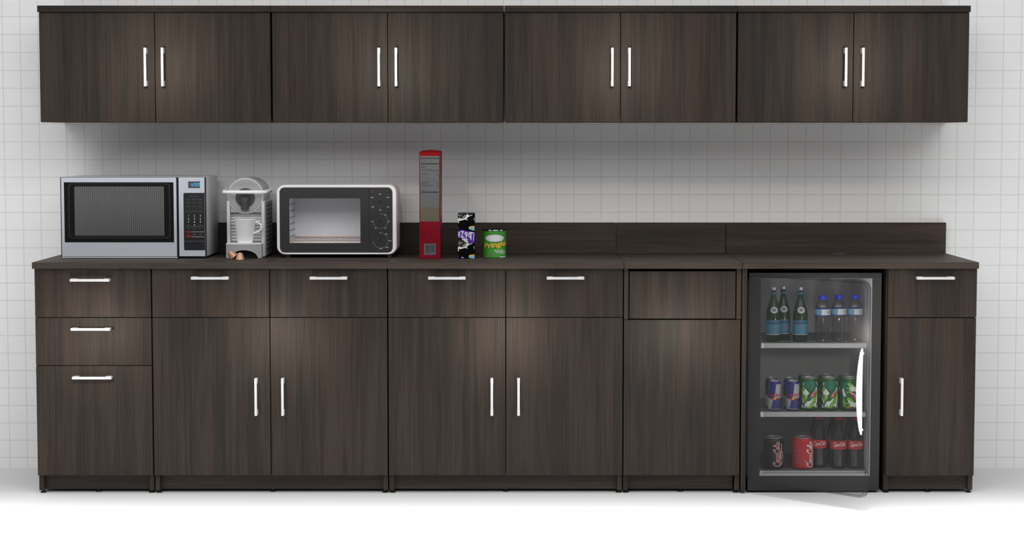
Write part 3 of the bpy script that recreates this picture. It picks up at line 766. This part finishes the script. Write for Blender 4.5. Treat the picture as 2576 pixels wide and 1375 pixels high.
# printed fruit shapes on the lower part
for (a_, b_, r_, m_) in ((58.95, 40.4, .5, 'box_red'), (60.3, 40.0, .6, 'box_red'), (61.2, 38.9, .5, 'box_red'), (59.2, 38.9, .55, 'box_red')):
    
    P.poly([(max(58.57, min(61.71, a_+r_*random.uniform(0.45, 0.95)*math.cos(k*PI/7))), b_+r_*random.uniform(0.5, 1.1)*math.sin(k*PI/7)) for k in range(14)], m_, 2)
for a_, b_ in ((60.6, 40.6), (61.0, 40.5), (59.4, 39.6), (61.5, 40.0)): P.poly([(a_-.15, b_-.1), (a_+.12, b_-.02), (a_+.02, b_+.18)], 'txt_black', 3)
P.rect(59.25, 61.08, 36.3, 38.05, 'box_grey', 4)
u = 59.45
while u < 60.9:
    w_ = random.choice((0.03, 0.05, 0.08)); P.rect(u, u+w_, 36.62, 37.85, 'txt_black', 5); u += w_+random.choice((0.035, 0.06))
P.text('016000 27526', 60.17, 36.46, 0.14, 'txt_dim', w=1.4, layer=5)
P.build('label', body, flat(-15.8), step=0.006)
P = Print()
for z0_, z1_, m_ in ((48.6, 52.2, 'box_darkred'), (44.4, 48.6, 'box_green'), (42.2, 44.4, 'box_yel'), (35.7, 42.2, 'box_darkred')): P.rect(8.3, 15.7, z0_, z1_, m_, 1)
P.build('side_print', body, lambda u, v, o: (61.82+o, -u, v), step=0.006)

sk = thing('snack_carton', 'slim black carton with white and purple lettering and cookie prints', 'box', (65.8, -12.3, 35.65))
bm = bmesh.new(); box(bm, 64.5, 67.12, -14.8, -10.0, 35.66, 42.66, 0.03, 1); body = obj('body', bm, 'ink', sk)
P = Print()
U = lambda p: 64.5+(p-110)/9.82/16.12
V_ = lambda p: max(35.69, 42.62-(p-155)/9.82/16.05)
def pp(pts): return [(max(64.5, min(67.12, U(a))), V_(b)) for a, b in pts]
for dy in (0, 700):
    top = 155 if dy == 0 else 740
    P.poly(pp([(112, 270+dy), (140, 250+dy), (200, 268+dy), (262, 262+dy), (300, 225+dy), (335, 160+dy), (375, 158+dy), (380, 190+dy), (470, 175+dy), (475, 185+dy), (400, 210+dy), (345, 250+dy), (330, 278+dy), (358, 295+dy), (345, 308+dy), (300, 290+dy), (200, 315+dy), (150, 325+dy), (128, 330+dy), (145, 372+dy), (128, 378+dy), (112, 345+dy)]), 'cream', 1)
    if dy: P.poly(pp([(200, 770), (260, 745), (340, 740), (380, 800), (360, 870), (300, 850)]), 'cream', 1)
    P.poly(pp([(112, 160+dy if not dy else 800), (150, 158+dy if not dy else 785), (250, 165+dy if not dy else 800), (315, 172+dy), (280, 225+dy), (215, 262+dy), (112, 235+dy)]), 'cookie', 2)
    P.poly(pp([(225, 245+dy), (300, 175+dy), (310, 180+dy), (245, 250+dy)]), 'cream', 3)
    for a, b in ((145, 185), (175, 175), (165, 205), (130, 180), (200, 170))+(((150, 140), (180, 150), (160, 165), (225, 160)) if dy else ()): P.ell(U(a), V_(b+dy), 0.05, 0.05, 'cream', 3, n=8)
    P.poly(pp([(495, 275+dy), (515, 245+dy), (535, 245+dy), (535, 330+dy), (510, 310+dy)]), 'txt_grey', 1)
    b0 = 470 if dy == 0 else 1175
    P.poly(pp([(380, b0+40), (385, b0), (420, b0-15), (460, b0-18), (535, b0+0), (535, b0+95), (460, b0+80), (400, b0+60)]), 'yellow', 1)
    P.poly(pp([(400, b0+30), (450, b0), (535, b0+20), (535, b0+85), (455, b0+70), (410, b0+50)]), 'sky', 2)
    P.ell(U(500), V_(b0-15), 0.17, 0.09, 'orange', 3)
    P.rect(64.5, 64.62, V_(b0+55), V_(b0+5), 'purple', 1)
P.poly(pp([(112, 590), (160, 545), (240, 545), (330, 575), (430, 580), (535, 610), (535, 860), (470, 880), (390, 860), (350, 820), (345, 760), (250, 750), (112, 760)]), 'purple', 4)
for s, a, b, h, w, r in (('8', 142, 650, 130, 46, -.05), ('Z', 222, 655, 165, 90, -.02), ('9', 318, 668, 155, 80, 0), ('q', 405, 700, 190, 62, .04), ('T', 438, 690, 180, 100, .0), ('/', 505, 710, 200, 44, .05)):
    P.text(s, U(a), V_(b), h/9.82/16.05, 'txt_white', w=w/9.82/16.05, bold=0.03, rot=r, layer=5+a/100)
P.ell(U(225), 35.82, 0.24, 0.12, 'purple', 1); P.ell(U(225), 35.8, 0.16, 0.06, 'txt_white', 2)
P.build('print', body, flat(-14.8), step=0.005)
bm = bmesh.new(); box(bm, 64.56, 67.06, -14.7, -10.1, 42.67, 42.74, 0.02, 1); obj('lid', bm, 'gunmetal', sk)

tb = thing('snack_tube', 'short green snack tube with yellow lettering, rightmost item on the worktop', 'tube', (70.17, -11, 35.65))
R_ = 1.86
bm = bmesh.new(); lathe(bm, [(1.82, 0), (R_, 0.04), (R_, 4.2)], 70.17, -11.0, 35.66, 56); body = obj('body', bm, 'lime_can', tb, True)
bm = bmesh.new(); lathe(bm, [(1.9, 0), (1.93, 0.04), (1.93, 0.22), (1.86, 0.26), (1.5, 0.22)], 70.17, -11.0, 39.86, 56); lid = obj('lid', bm, 'ink', tb, True)
P = Print()
for a, w_, m_ in ((-1.5, .3, 'purple'), (-.9, .5, 'txt_white'), (-.2, .9, 'txt_white'), (.5, .25, 'purple'), (.95, .5, 'txt_white'), (1.7, .2, 'txt_grey'), (-2.2, .4, 'txt_dim')): P.rect(a, a+w_, 0.03, 0.19, m_, 1)
P.build('rim_print', lid, around(70.17, -11.0, 39.86, 1.93), maxlen=0.2)
P = Print()
def cu(p):  # reading scale of the tube label
    s = (p-1012)/9.82/16.0/1.86; s = max(-0.995, min(0.995, s)); return 1.86*math.asin(s)
def cv(p): return (1255-p)/9.82/16.0-0.02
P.ell(cu(1030), cv(770), 1.75, 0.66, 'box_green', 1, n=30); P.ell(cu(1030), cv(770), 1.68, 0.58, 'txt_white', 2, n=30)
P.ell(cu(1030), cv(770), 1.25, 0.36, 'wlabel', 3, n=30)
P.text('Pringles', -1.72, cv(992), 1.12, 'brown', w=4.4, bold=0.09, shear=0.1, align='l', rot=0.12, layer=5)
P.text('Pringles', -1.72, cv(984), 1.08, 'yellow', w=4.32, bold=0.035, shear=0.1, align='l', rot=0.12, layer=6)
P.text('SOUR', cu(1140), cv(1075), 0.30, 'txt_white', w=1.6, bold=0.02, layer=5, rot=0.03); P.text('CREAM', cu(1180), cv(1115), 0.28, 'txt_white', w=1.75, bold=0.02, layer=5, rot=.03)
P.text('& ONION', cu(1220), cv(1150), 0.17, 'txt_white', w=1.1, bold=0.02, layer=5)
P.rect(cu(880), cu(998), cv(1198), cv(1145), 'txt_grey', 4); P.text('40 g', cu(940), cv(1172), 0.2, 'txt_black', w=0.5, bold=0.03, layer=5)
P.rect(cu(735), cu(860), cv(1248), cv(1222), 'txt_grey', 4); P.rect(cu(1150), cu(1290), cv(1248), cv(1222), 'txt_white', 4)
P.build('label', body, around(70.17, -11.0, 35.66, R_), maxlen=0.25)

# ------------------------------------------------------------------ fridge
fr = thing('beverage_fridge', 'black undercounter beverage fridge with its smoked glass door ajar', 'fridge', (119.35, -12, 0))
FX0, FX1, FZ0, FZ1, FYF, FYB = 109.25, 129.5, 0.35, 33.95, -22.5, -2.4
IX0, IX1, IZ0, IZ1 = 111.05, 128.1, 2.6, 33.1
bm = bmesh.new()
for a_ in ((FX0, IX0, FYF, FYB, FZ0, FZ1), (IX1, FX1, FYF, FYB, FZ0, FZ1), (IX0, IX1, FYF, FYB, FZ0, IZ0), (IX0, IX1, FYF, FYB, IZ1, FZ1), (IX0, IX1, -3.0, FYB, IZ0, IZ1)): box(bm, *a_)
obj('housing', bm, 'fr_body', fr)
bm = bmesh.new()
box(bm, IX0+0.005, IX0+0.03, -22.3, -3.1, IZ0+0.005, IZ1-0.005); box(bm, IX1-0.03, IX1-0.005, -22.3, -3.1, IZ0+0.005, IZ1-0.005)
box(bm, IX0+0.03, IX1-0.03, -22.3, -3.1, IZ0+0.005, IZ0+0.03); box(bm, IX0+0.03, IX1-0.03, -22.3, -3.1, IZ1-0.03, IZ1-0.005); box(bm, IX0+0.03, IX1-0.03, -3.15, -3.05, IZ0+0.03, IZ1-0.03)
obj('liner', bm, 'fr_in', fr)
for zz in (22.87, 12.16, 2.95):
    bm = bmesh.new(); box(bm, IX0+0.05, IX1-0.05, -19.7, -3.3, zz-0.2, zz-0.02); s_ = obj('shelf', bm, 'fr_shelf', fr)
    bm = bmesh.new(); box(bm, 111.95, 127.9, -20.0, -19.7, max(2.68, zz-0.75), zz+0.0, 0.04, 1); obj('shelf_front', bm, 'fr_trim', s_)
    bm = bmesh.new(); box(bm, 111.5, 111.93, -20.1, -19.6, max(2.67, zz-0.76), zz+0.01, 0.03, 1); obj('shelf_end', bm, 'white', s_)
for fx in (110.2, 128.6):
    bm = bmesh.new(); lathe(bm, [(0.5, 0), (0.5, 0.36)], fx, -21.5, 0, 18); obj('foot', bm, 'black', fr, True)
# door, swung 45 degrees open about a hinge at the left front corner
HX, HY = 109.35, -22.85
DW, DZ0, DZ1 = 21.5, 1.95, 33.85
XF = Matrix.Translation((HX, HY, 0)) @ Matrix.Rotation(math.radians(-42), 4, 'Z')
bm = bmesh.new(); prism(bm, rrect(0.1, DW, DZ0, DZ1, 1.3, 8), -0.75, -0.2, 0)
for f in bm.faces:
    if len(f.verts) <= 4: f.material_index = 1
dr = obj('door', bm, ['fr_glass', 'fr_edge'], fr, True, XF)
bm = bmesh.new(); ring(bm, rrect(0.35, DW-0.25, DZ0+0.25, DZ1-0.25, 1.1, 8), rrect(0.42, DW-0.32, DZ0+0.32, DZ1-0.32, 1.03, 8), -0.8, -0.755); obj('door_seal', bm, 'fr_edge', dr, True, XF)
bm = bmesh.new()
hz0, hz1 = 11.3, 23.9; n = 22; hp = []; hr = []
for i in range(n+1):
    q = i/n; zz = hz0+(hz1-hz0)*q; s_ = math.sin(PI*q)
    hp.append((DW-0.95, -0.95-0.7*s_**0.7, zz)); hr.append(0.12+0.34*s_**0.6)
tube(bm, hp, hr, 14)
for zz in (hz0+0.7, hz1-0.7): tube(bm, [(DW-0.95, -0.76, zz), (DW-0.95, -1.25, zz)], 0.22, 10)
obj('door_handle', bm, 'white', dr, True, XF)['label'] = 'white curved bar handle'

# --- contents -------------------------------------------------------
Z1, Z2, Z3 = 22.875, 12.165, 2.955
def glass_bottle():
    t = thing('glass_bottle', '', 'bottle', (0, 0, 0), 'green glass water bottles on the top shelf')
    prof = [(1.0, 0), (1.13, 0.12), (1.14, 4.2), (1.05, 4.9), (0.8, 5.7), (0.5, 6.6), (0.4, 7.2), (0.38, 7.85), (0.44, 7.9), (0.44, 8.1)]
    bm = bmesh.new(); lathe(bm, prof, 0, 0, 0, 36); b = obj('body', bm, 'green_glass', t, True)
    bm = bmesh.new(); lathe(bm, [(0.46, 8.0), (0.47, 8.02), (0.47, 8.48), (0.4, 8.52)], 0, 0, 0, 24); obj('cap', bm, 'alu', t, True)
    P = Print(); W = PI*1.14*0.8
    P.rect(-W, W, 1.1, 3.35, 'pel', 1); P.rect(-W, W, 2.65, 3.3, 'pel2', 2)
    P.text('S.PELLEGRINO', 0.0, 2.95, 0.24, 'navy', w=2.3, bold=0.02, layer=3)
    st = []
    for i in range(10):
        a = PI/2+i*PI/5; r = 0.2 if i % 2 == 0 else 0.08; st.append((0.05+r*math.cos(a), 2.15+r*math.sin(a)))
    P.poly(st, 'pelr', 3); P.rect(-W, W, 1.1, 1.18, 'wlabel', 2); P.ell(0.75, 1.35, 0.16, 0.12, 'wblue', 3, n=10)
    P.build('label', t, around(0, 0, 0, 1.145), maxlen=0.25)
    P = Print(); P.ell(0, 0, 0.62, 0.55, 'pelm', 1); P.ell(0, 0, 0.5, 0.43, 'wlabel', 2); P.ell(0, 0, 0.36, 0.3, 'pelm', 3); P.text('SP', 0, 0, 0.2, 'pelr', w=0.3, bold=0.02, layer=4)
    def Rn(v):
        z = 4.95+v
        for (r0, z0), (r1, z1) in zip(prof, prof[1:]):
            if z0 <= z <= z1 and z1 > z0: return r0+(r1-r0)*(z-z0)/(z1-z0)
        return 1.0
    P.build('medallion', t, lambda u, v, o: ((Rn(v)+o+0.01)*math.sin(u/1.0), -(Rn(v)+o+0.01)*math.cos(u/1.0), 4.95+v), maxlen=0.15)
    P = Print(); P.rect(-1.2, 1.2, 0, 0.42, 'pel2', 1); P.build('neck_label', t, around(0, 0, 7.3, 0.42), maxlen=0.15)
    return t
gb = glass_bottle(); gb.location = Vector((113.75, -16.9, Z1))*S
gb['label'] = 'green glass water bottle with red star, leftmost on the fridge top shelf'
dup(gb, (115.5, -15.25, Z1), 'green glass water bottle with red star, partly behind the leftmost bottle')
dup(gb, (117.95, -16.9, Z1), 'green glass water bottle with red star, nearest the plastic bottles')

def water_bottle():
    t = thing('plastic_bottle', '', 'bottle', (0, 0, 0), 'clear plastic water bottles on the top shelf')
    prof = [(1.0, 0), (1.16, 0.15)]
    for k in range(8): prof += [(1.16, 0.3+k*0.42), (1.1, 0.5+k*0.42)]
    prof += [(1.18, 4.0), (1.18, 5.25), (1.05, 5.65), (0.7, 6.3), (0.5, 6.5), (0.5, 6.7)]
    bm = bmesh.new(); lathe(bm, prof, 0, 0, 0, 36); obj('body', bm, 'clear', t, True)
    bm = bmesh.new(); lathe(bm, [(0.62, 6.55), (0.63, 6.58), (0.63, 7.15), (0.56, 7.22), (0.3, 7.23)], 0, 0, 0, 26); obj('cap', bm, 'bluecap', t, True)
    P = Print(); W = PI*1.19*0.99
    P.rect(-W, W, 4.1, 5.2, 'wblue', 1); P.rect(-W, W, 4.2, 5.08, 'wlabel', 2)
    P.rect(-1.8, -0.3, 4.2, 5.08, 'wteal', 3); P.poly([(-.35, 4.64), (.3, 5.0), (1.6, 5.06), (1.6, 4.22), (.3, 4.28)], 'txt_white', 4)
    for k in range(4): P.rect(0.6, 1.15, 4.4+k*0.12, 4.45+k*0.12, 'wblue', 5)
    P.build('label', t, around(0, 0, 0, 1.19), maxlen=0.25)
    return t
wb = water_bottle(); wb.location = Vector((121.35, -17.2, Z1))*S
wb['label'] = 'clear plastic bottle with blue cap, leftmost of the three blue-capped bottles'
dup(wb, (124.0, -16.4, Z1), 'clear plastic bottle with blue cap, middle of the three blue-capped bottles')
dup(wb, (126.55, -16.4, Z1), 'clear plastic bottle with blue cap, rightmost on the top shelf by the fridge wall')

def can(name, r, h, body, group):
    t = thing(name, '', 'can', (0, 0, 0), group)
    prof = [(r*0.76, 0), (r*0.86, 0.06), (r*0.99, 0.3), (r, 0.4), (r, h-0.65), (r*0.96, h-0.45), (r*0.82, h-0.14)]
    bm = bmesh.new(); lathe(bm, prof, 0, 0, 0, 44); b = obj('body', bm, body, t, True)
    bm = bmesh.new(); lathe(bm, [(r*0.82, h-0.135), (r*0.86, h-0.05), (r*0.86, h), (r*0.81, h), (r*0.78, h-0.1), (0.05, h-0.1)], 0, 0, 0, 36)
    lathe(bm, [(0.1, h-0.09), (0.28, h-0.06), (0.28, h-0.04), (0.05, h-0.03)], 0, 0, 0, 12)
    obj('lid', bm, 'alu', t, True)
    def R(v):
        for (r0, z0), (r1, z1) in zip(prof, prof[1:]):
            if z0 <= v <= z1 and z1 > z0: return r0+(r1-r0)*(v-z0)/(z1-z0)
        return r
    def fn(u, v, o):
        q = R(v)+o+0.006; a = u/r; return (q*math.sin(a), -q*math.cos(a), v)
    return t, b, fn
def grab(P, pts, m, layer, dx=0, dz=0): P.poly([(a+dx, b+dz) for a, b in pts], m, layer)

# energy drink cans
t, b, fn = can('energy_drink_can', 1.0, 4.7, 'rb_blue', 'blue and silver energy drink cans')
P = Print(); W = PI*0.98
P.poly([(0.12, 4.2), (1.55, 4.2), (1.55, 2.0), (-0.12, 2.0)], 'rb_sil', 1)
P.poly([(-1.6, 2.0), (-0.3, 2.0), (-0.65, 0.28), (-1.6, 0.28)], 'rb_sil', 1)
P.rect(-W, W, 0.22, 0.36, 'rb_sil', 2)
P.text('Red Bull', -0.1, 2.5, 0.5, 'red', w=2.2, bold=0.035, layer=4)
P.ell(-0.1, 1.93, 0.3, 0.2, 'yellow', 3, n=12)
for s_ in (-1, 1): P.poly([(-0.1+s_*0.1, 1.93), (-0.1+s_*0.3, 2.08), (-0.1+s_*0.75, 1.98), (-0.1+s_*0.8, 1.78), (-0.1+s_*0.5, 1.85), (-0.1+s_*0.3, 1.72)], 'red', 4)
P.text('ENERGY DRINK', 0.45, 1.5, 0.14, 'red', w=0.9, bold=0.01, layer=4)
P.text('27', -1.1, 3.75, 0.14, 'wlabel', w=0.2, layer=4)
P.build('label', b, fn, maxlen=0.2)
rb = t; rb.location = Vector((113.9, -17.9, Z2))*S; rb['label'] = 'blue and silver energy drink can, front left on the fridge middle shelf'
dup(rb, (116.75, -17.9, Z2), 'blue and silver energy drink can beside the leftmost green soda can')
dup(rb, (113.9, -14.6, Z2), 'blue energy drink can hidden behind the front left one')
dup(rb, (116.75, -14.6, Z2), 'blue energy drink can behind the one next to the green cans')

# green citrus soda cans
t, b, fn = can('citrus_soda_can', 1.4, 5.15, 'dg', 'green citrus soda cans')
P = Print(); W = PI*1.4
P.poly([(-1.0, 4.55), (0.9, 4.55), (0.6, 3.7), (0.1, 3.1), (-0.3, 3.2), (-0.8, 3.9)], 'dt', 1)
for a in (-2.6, -0.2, 2.0):
    P.poly([(a-1.2, 2.9), (a-0.5, 4.1), (a-0.9, 3.0), (a-0.2, 2.0), (a-0.9, 1.0), (a-0.9, 2.2)], 'dl', 2)
P.poly([(-0.9, 0.45), (0.2, 1.7), (1.1, 2.6), (1.35, 3.2), (1.5, 2.2), (0.7, 1.3), (0.2, 0.45)], 'dl', 2)
P.poly([(-1.5, 3.1), (-1.0, 4.1), (-0.95, 3.2), (-1.2, 2.3)], 'dl', 2)
P.poly([(-0.85, 3.55), (-0.45, 3.15), (-0.15, 2.75), (-0.45, 2.45), (-0.62, 1.9), (-0.7, 2.5), (-1.1, 2.55), (-1.2, 2.95), (-0.95, 3.1)], 'dw', 3)
P.poly([(-0.9, 0.9), (-0.5, 1.5), (0.0, 1.55), (0.5, 2.1), (0.3, 1.55), (-0.1, 1.0), (-0.3, 0.55), (-0.6, 0.85), (-0.9, 0.45)], 'dw', 3)
P.poly([(0.25, 0.7), (0.9, 1.3), (1.2, 2.2), (1.35, 2.6), (1.25, 1.5), (1.1, 0.9), (1.2, 0.4), (0.95, 0.7), (0.8, 0.45), (0.8, 0.85), (0.5, 0.6), (0.6, 0.95)], 'dw', 3)
P.poly([(-1.5, 2.5), (-1.25, 1.4), (-1.0, 0.9), (-1.15, 1.7)], 'dw', 3); P.poly([(1.0, 4.5), (1.3, 4.0), (1.6, 3.8), (1.2, 4.5)], 'dw', 3); P.poly([(-1.1, 4.5), (-1.0, 4.1), (-1.3, 4.0)], 'dw', 3)
P.poly([(-1.3, 1.0), (-1.05, 0.45), (-1.25, 0.4), (-1.5, 0.7)], 'dw', 3)
P.poly([(1.3, 0.9), (1.6, 0.7), (1.3, 0.4)], 'dw', 3)
P.poly([(0.0, 1.85), (0.25, 2.75), (1.2, 3.95), (1.35, 3.5), (1.35, 2.9)], 'dt', 4)
P.poly([(0.08, 2.05), (0.3, 2.75), (1.1, 3.75), (1.3, 3.0)], 'dw', 5)
P.text('Mtn', 0.50, 3.12, 0.46, 'dg', w=0.95, bold=0.05, rot=0.75, layer=6)
P.text('Dew', 0.66, 2.72, 0.62, 'dewred', w=1.35, bold=0.06, rot=0.75, layer=7)
P.build('label', b, fn, maxlen=0.25)
dw = t; dw.location = Vector((119.35, -17.4, Z2))*S; dw['label'] = 'green soda can right beside the energy drink cans, logo rising to the right'
dup(dw, (122.5, -17.4, Z2), 'green soda can in the middle of the three front green cans')
# the third can is turned so that the logo runs down to the right
t, b, fn = can('citrus_soda_can', 1.4, 5.15, 'dg', 'green citrus soda cans')
P = Print()
P.poly([(-1.6, 4.4), (-0.6, 4.4), (-0.5, 3.4), (-1.4, 3.0)], 'dt', 1)
for dz in (0, -2.35):
    P.poly([(-0.7, 4.3+dz), (-0.2, 4.5+dz), (0.5, 3.9+dz), (0.2, 3.0+dz), (-0.7, 2.7+dz), (-0.7, 3.0+dz), (-0.1, 3.2+dz), (-0.8, 3.6+dz), (-0.1, 3.7+dz)], 'dl', 2)
    P.poly([(-0.55, 4.3+dz), (0.1, 3.75+dz), (0.2, 4.2+dz), (0.35, 3.85+dz), (0.8, 3.7+dz), (1.25, 3.4+dz), (0.85, 3.0+dz), (0.4, 3.05+dz), (-0.1, 3.15+dz), (-0.2, 3.3+dz), (0.05, 3.4+dz), (-0.35, 3.75+dz), (0.0, 3.6+dz)] if dz == 0 else [(-0.55, 4.2+dz), (0.1, 3.75+dz), (0.4, 3.7+dz), (0.8, 3.65+dz), (1.25, 3.3+dz), (0.85, 2.85+dz), (0.4, 3.0+dz), (-0.2, 3.15+dz), (0.05, 3.4+dz), (-0.35, 3.75+dz)], 'dw', 3)
P.poly([(-1.5, 3.2), (-1.25, 3.6), (-0.9, 2.8), (-0.6, 2.2), (-1.0, 2.4), (-1.1, 1.9)], 'dw', 2)
P.poly([(-1.4, 1.5), (-1.1, 2.0), (-0.7, 1.2), (-0.9, 0.5), (-1.2, 0.8)], 'dl', 2)
P.poly([(-0.35, 3.1), (0.2, 3.05), (1.3, 2.2), (1.35, 1.6), (1.1, 1.45)], 'dt', 4)
P.poly([(-0.2, 3.0), (0.3, 2.95), (1.25, 2.35), (1.25, 1.65), (1.05, 1.6)], 'dw', 5)
P.text('Mtn', 0.85, 2.6, 0.4, 'dg', w=0.8, bold=0.05, rot=-0.85, layer=6)
P.text('Dew', 0.48, 2.35, 0.55, 'dewred', w=1.35, bold=0.06, rot=-0.9, layer=7)
P.text('Mtn Dew', -0.2, 0.55, 0.25, 'dewred', w=0.9, bold=0.05, rot=0.15, layer=6)
P.poly([(0.75, 4.55), (1.2, 4.55), (1.3, 4.0), (1.15, 3.9)], 'dewred', 5)
P.build('label', b, fn, maxlen=0.25)
d3 = t; d3.location = Vector((125.65, -17.4, Z2))*S; d3['label'] = 'green soda can turned so its logo slants down to the right, behind the door handle'
dup(dw, (119.35, -14.45, Z2), 'green soda can in the back row beside the energy drink cans')
dup(dw, (122.5, -14.45, Z2), 'green soda can in the back row, behind the middle front green can')
dup(d3, (125.65, -14.45, Z2), 'green soda can in the back row, nearest the right fridge wall')

# cola cans
t, b, fn = can('cola_can', 1.6, 4.95, 'zero', 'cola cans on the bottom shelf')
P = Print()
script_logo(P, 'dw', 0.32, 2.35, 3.7, 0.14, rot=PI/2, LL=2); script_logo(P, 'dewred', 0.30, 2.35, 3.7, 0.075, rot=PI/2, LL=3)
P.text('zero', 0.98, 2.25, 0.30, 'dw', w=1.2, bold=0.02, rot=PI/2, layer=4)
P.ribbon([(1.0, 4.0), (1.15, 3.6), (1.05, 3.2), (1.3, 2.6), (1.5, 1.9), (1.35, 1.2), (1.1, 0.75)], 0.10, 'dw', 3)
P.ribbon([(1.12, 3.9), (1.28, 3.5), (1.2, 3.2), (1.45, 2.6), (1.62, 1.9), (1.45, 1.2), (1.2, 0.75)], 0.10, 'cokered', 3)
for k in range(6): P.text('kcal sugar fat', -1.0, 3.4-0.35*k, 0.12, 'txt_dim', w=0.9, layer=2)
P.text('330', -1.75, 1.1, 0.3, 'txt_grey', w=0.4, layer=2, rot=PI/2)
P.build('label', b, fn, maxlen=0.2)
t.location = Vector((113.95, -17.3, Z3))*S; t['label'] = 'black cola can with red script and the word zero, on the bottom shelf'
t, b, fn = can('cola_can', 1.63, 4.95, 'cokered', 'cola cans on the bottom shelf')
P = Print()
script_logo(P, 'dw', 1.02, 2.3, 3.9, 0.13, rot=PI/2, LL=3)
P.ribbon([(1.35, 4.0), (1.62, 3.3), (1.62, 2.4), (1.75, 1.6), (1.6, 0.7)], 0.12, 'dw', 2)
P.rect(-2.1, -0.25, 3.55, 3.6, 'red', 2)
P.text('Coca-Cola', -1.1, 3.75, 0.16, 'pelm', w=1.0, layer=3)
P.text('vegan', -1.05, 2.85, 0.34, 'txt_grey', w=1.2, bold=0.02, layer=3)
for k in range(5): P.text('ingredients water sugar', -1.0, 2.3-0.28*k, 0.12, 'pelm', w=1.1, layer=3)
P.rect(0.15, 0.48, 1.05, 1.45, 'pel2', 2); P.text('R', 0.31, 1.25, 0.28, 'txt_white', bold=0.03, layer=3)
P.text('330 ml', -0.9, 1.0, 0.26, 'pelm', w=0.8, layer=3)
P.build('label', b, fn, maxlen=0.2)
t.location = Vector((118.5, -17.3, Z3))*S; t['label'] = 'red cola can with white script running up its side, front of the bottom shelf'
dup(t, (118.9, -13.9, Z3), 'red cola can in the back row behind the front red can')

# cola bottles
t = thing('cola_bottle', '', 'bottle', (0, 0, 0), 'dark cola bottles with red labels on the bottom shelf')
prof = [(1.05, 0), (1.2, 0.12), (1.22, 0.6), (1.15, 1.6), (1.14, 2.4), (1.25, 3.1), (1.27, 4.3), (1.12, 4.9), (0.85, 5.9), (0.58, 6.8), (0.5, 7.3), (0.5, 7.7)]
bm = bmesh.new(); lathe(bm, prof, 0, 0, 0, 40); obj('body', bm, 'cola', t, True)
bm = bmesh.new(); rows = []
lathe(bm, [(0.56, 7.62), (0.66, 7.66), (0.6, 7.85), (0.5, 7.92), (0.2, 7.93)], 0, 0, 0, 26); obj('crown_cap', bm, 'cokered', t, True)
P = Print(); W = PI*1.27*0.99
P.rect(-W, W, 3.08, 4.42, 'cokered', 1); script_logo(P, 'dw', 0, 3.85, 2.05, 0.06, LL=3)
P.build('label', t, around(0, 0, 0, 1.275), maxlen=0.25)
t.location = Vector((121.2, -16.0, Z3))*S; t['label'] = 'dark cola bottle with red label, partly behind the red cola can'
dup(t, (124.1, -17.0, Z3), 'dark cola bottle with red label, middle of the three front bottles')
dup(t, (126.75, -17.0, Z3), 'dark cola bottle with red label, nearest the right fridge wall')
dup(t, (121.5, -12.0, Z3), 'dark cola bottle in the back row, just right of the back red can')
dup(t, (124.15, -12.4, Z3), 'dark cola bottle in the back row, middle of that row')
dup(t, (126.75, -12.4, Z3), 'dark cola bottle in the back row, nearest the right fridge wall')

# ------------------------------------------------------------------ light
w = bpy.data.worlds.new('sky'); sc.world = w; w.use_nodes = True
n = w.node_tree.nodes; l = w.node_tree.links; bg = n['Background']
tc = n.new('ShaderNodeTexCoord'); sp = n.new('ShaderNodeSeparateXYZ'); l.new(tc.outputs['Generated'], sp.inputs[0])
mr = n.new('ShaderNodeMapRange'); mr.inputs['From Min'].default_value = -0.12; mr.inputs['From Max'].default_value = 0.85
l.new(sp.outputs[2], mr.inputs[0])
cr = n.new('ShaderNodeValToRGB'); cr.color_ramp.elements[0].color = (0.04, 0.04, 0.04, 1); cr.color_ramp.elements[1].color = (1, 1, 1, 1)
l.new(mr.outputs[0], cr.inputs[0]); l.new(cr.outputs[0], bg.inputs[0]); bg.inputs[1].default_value = 1.14

def look(o, a, b):
    o.location = Vector(a)*S
    o.rotation_euler = (Vector(b)-Vector(a)).to_track_quat('-Z', 'Y').to_euler()
def area(name, a, b, sx, sy, e):
    d = bpy.data.lights.new(name, 'AREA'); d.shape = 'RECTANGLE'; d.size = sx*S; d.size_y = sy*S; d.energy = e
    o = bpy.data.objects.new(name, d); COL.objects.link(o); look(o, a, b); return o
area('front_softbox', (72, -210, 165), (72, 0, 40), 420, 110, 150)
k = area('overhead_softbox', (72, -64, 80), (72, -64, 0), 340, 14, 75); k.data.spread = math.radians(62)
def spot(x, z, e, d_=13, r=0.6, cone=125):
    d = bpy.data.lights.new('accent_light', 'SPOT'); d.energy = e; d.spot_size = math.radians(cone); d.spot_blend = 1.0; d.shadow_soft_size = r*S
    d.color = (1, 0.90, 0.80)
    o = bpy.data.objects.new('accent_light', d); COL.objects.link(o); look(o, (x, -23.3-d_ if z < 50 else -15.7-d_, z), (x, 0, z))
for x in (17.7, 53.7, 89.8, 126.1): spot(x, 65.4, 3.6)
for x in (9, 36, 72, 99): spot(x, 24.5, 4.2, cone=100)
spot(124.3, 26, 4.5, 17)

# ------------------------------------------------------------------ camera
cd = bpy.data.cameras.new('camera'); cam = bpy.data.objects.new('camera', cd); COL.objects.link(cam)
cam.location = Vector((72.5895, -321.0845, 55.211))*S
cam.rotation_euler = (PI/2-0.0714, 0, -0.0013)
cd.sensor_width = 36; cd.lens = 4927.33/2576*36; cd.clip_end = 100
sc.camera = cam
sc.view_settings.view_transform = 'Standard'; sc.view_settings.look = 'None'
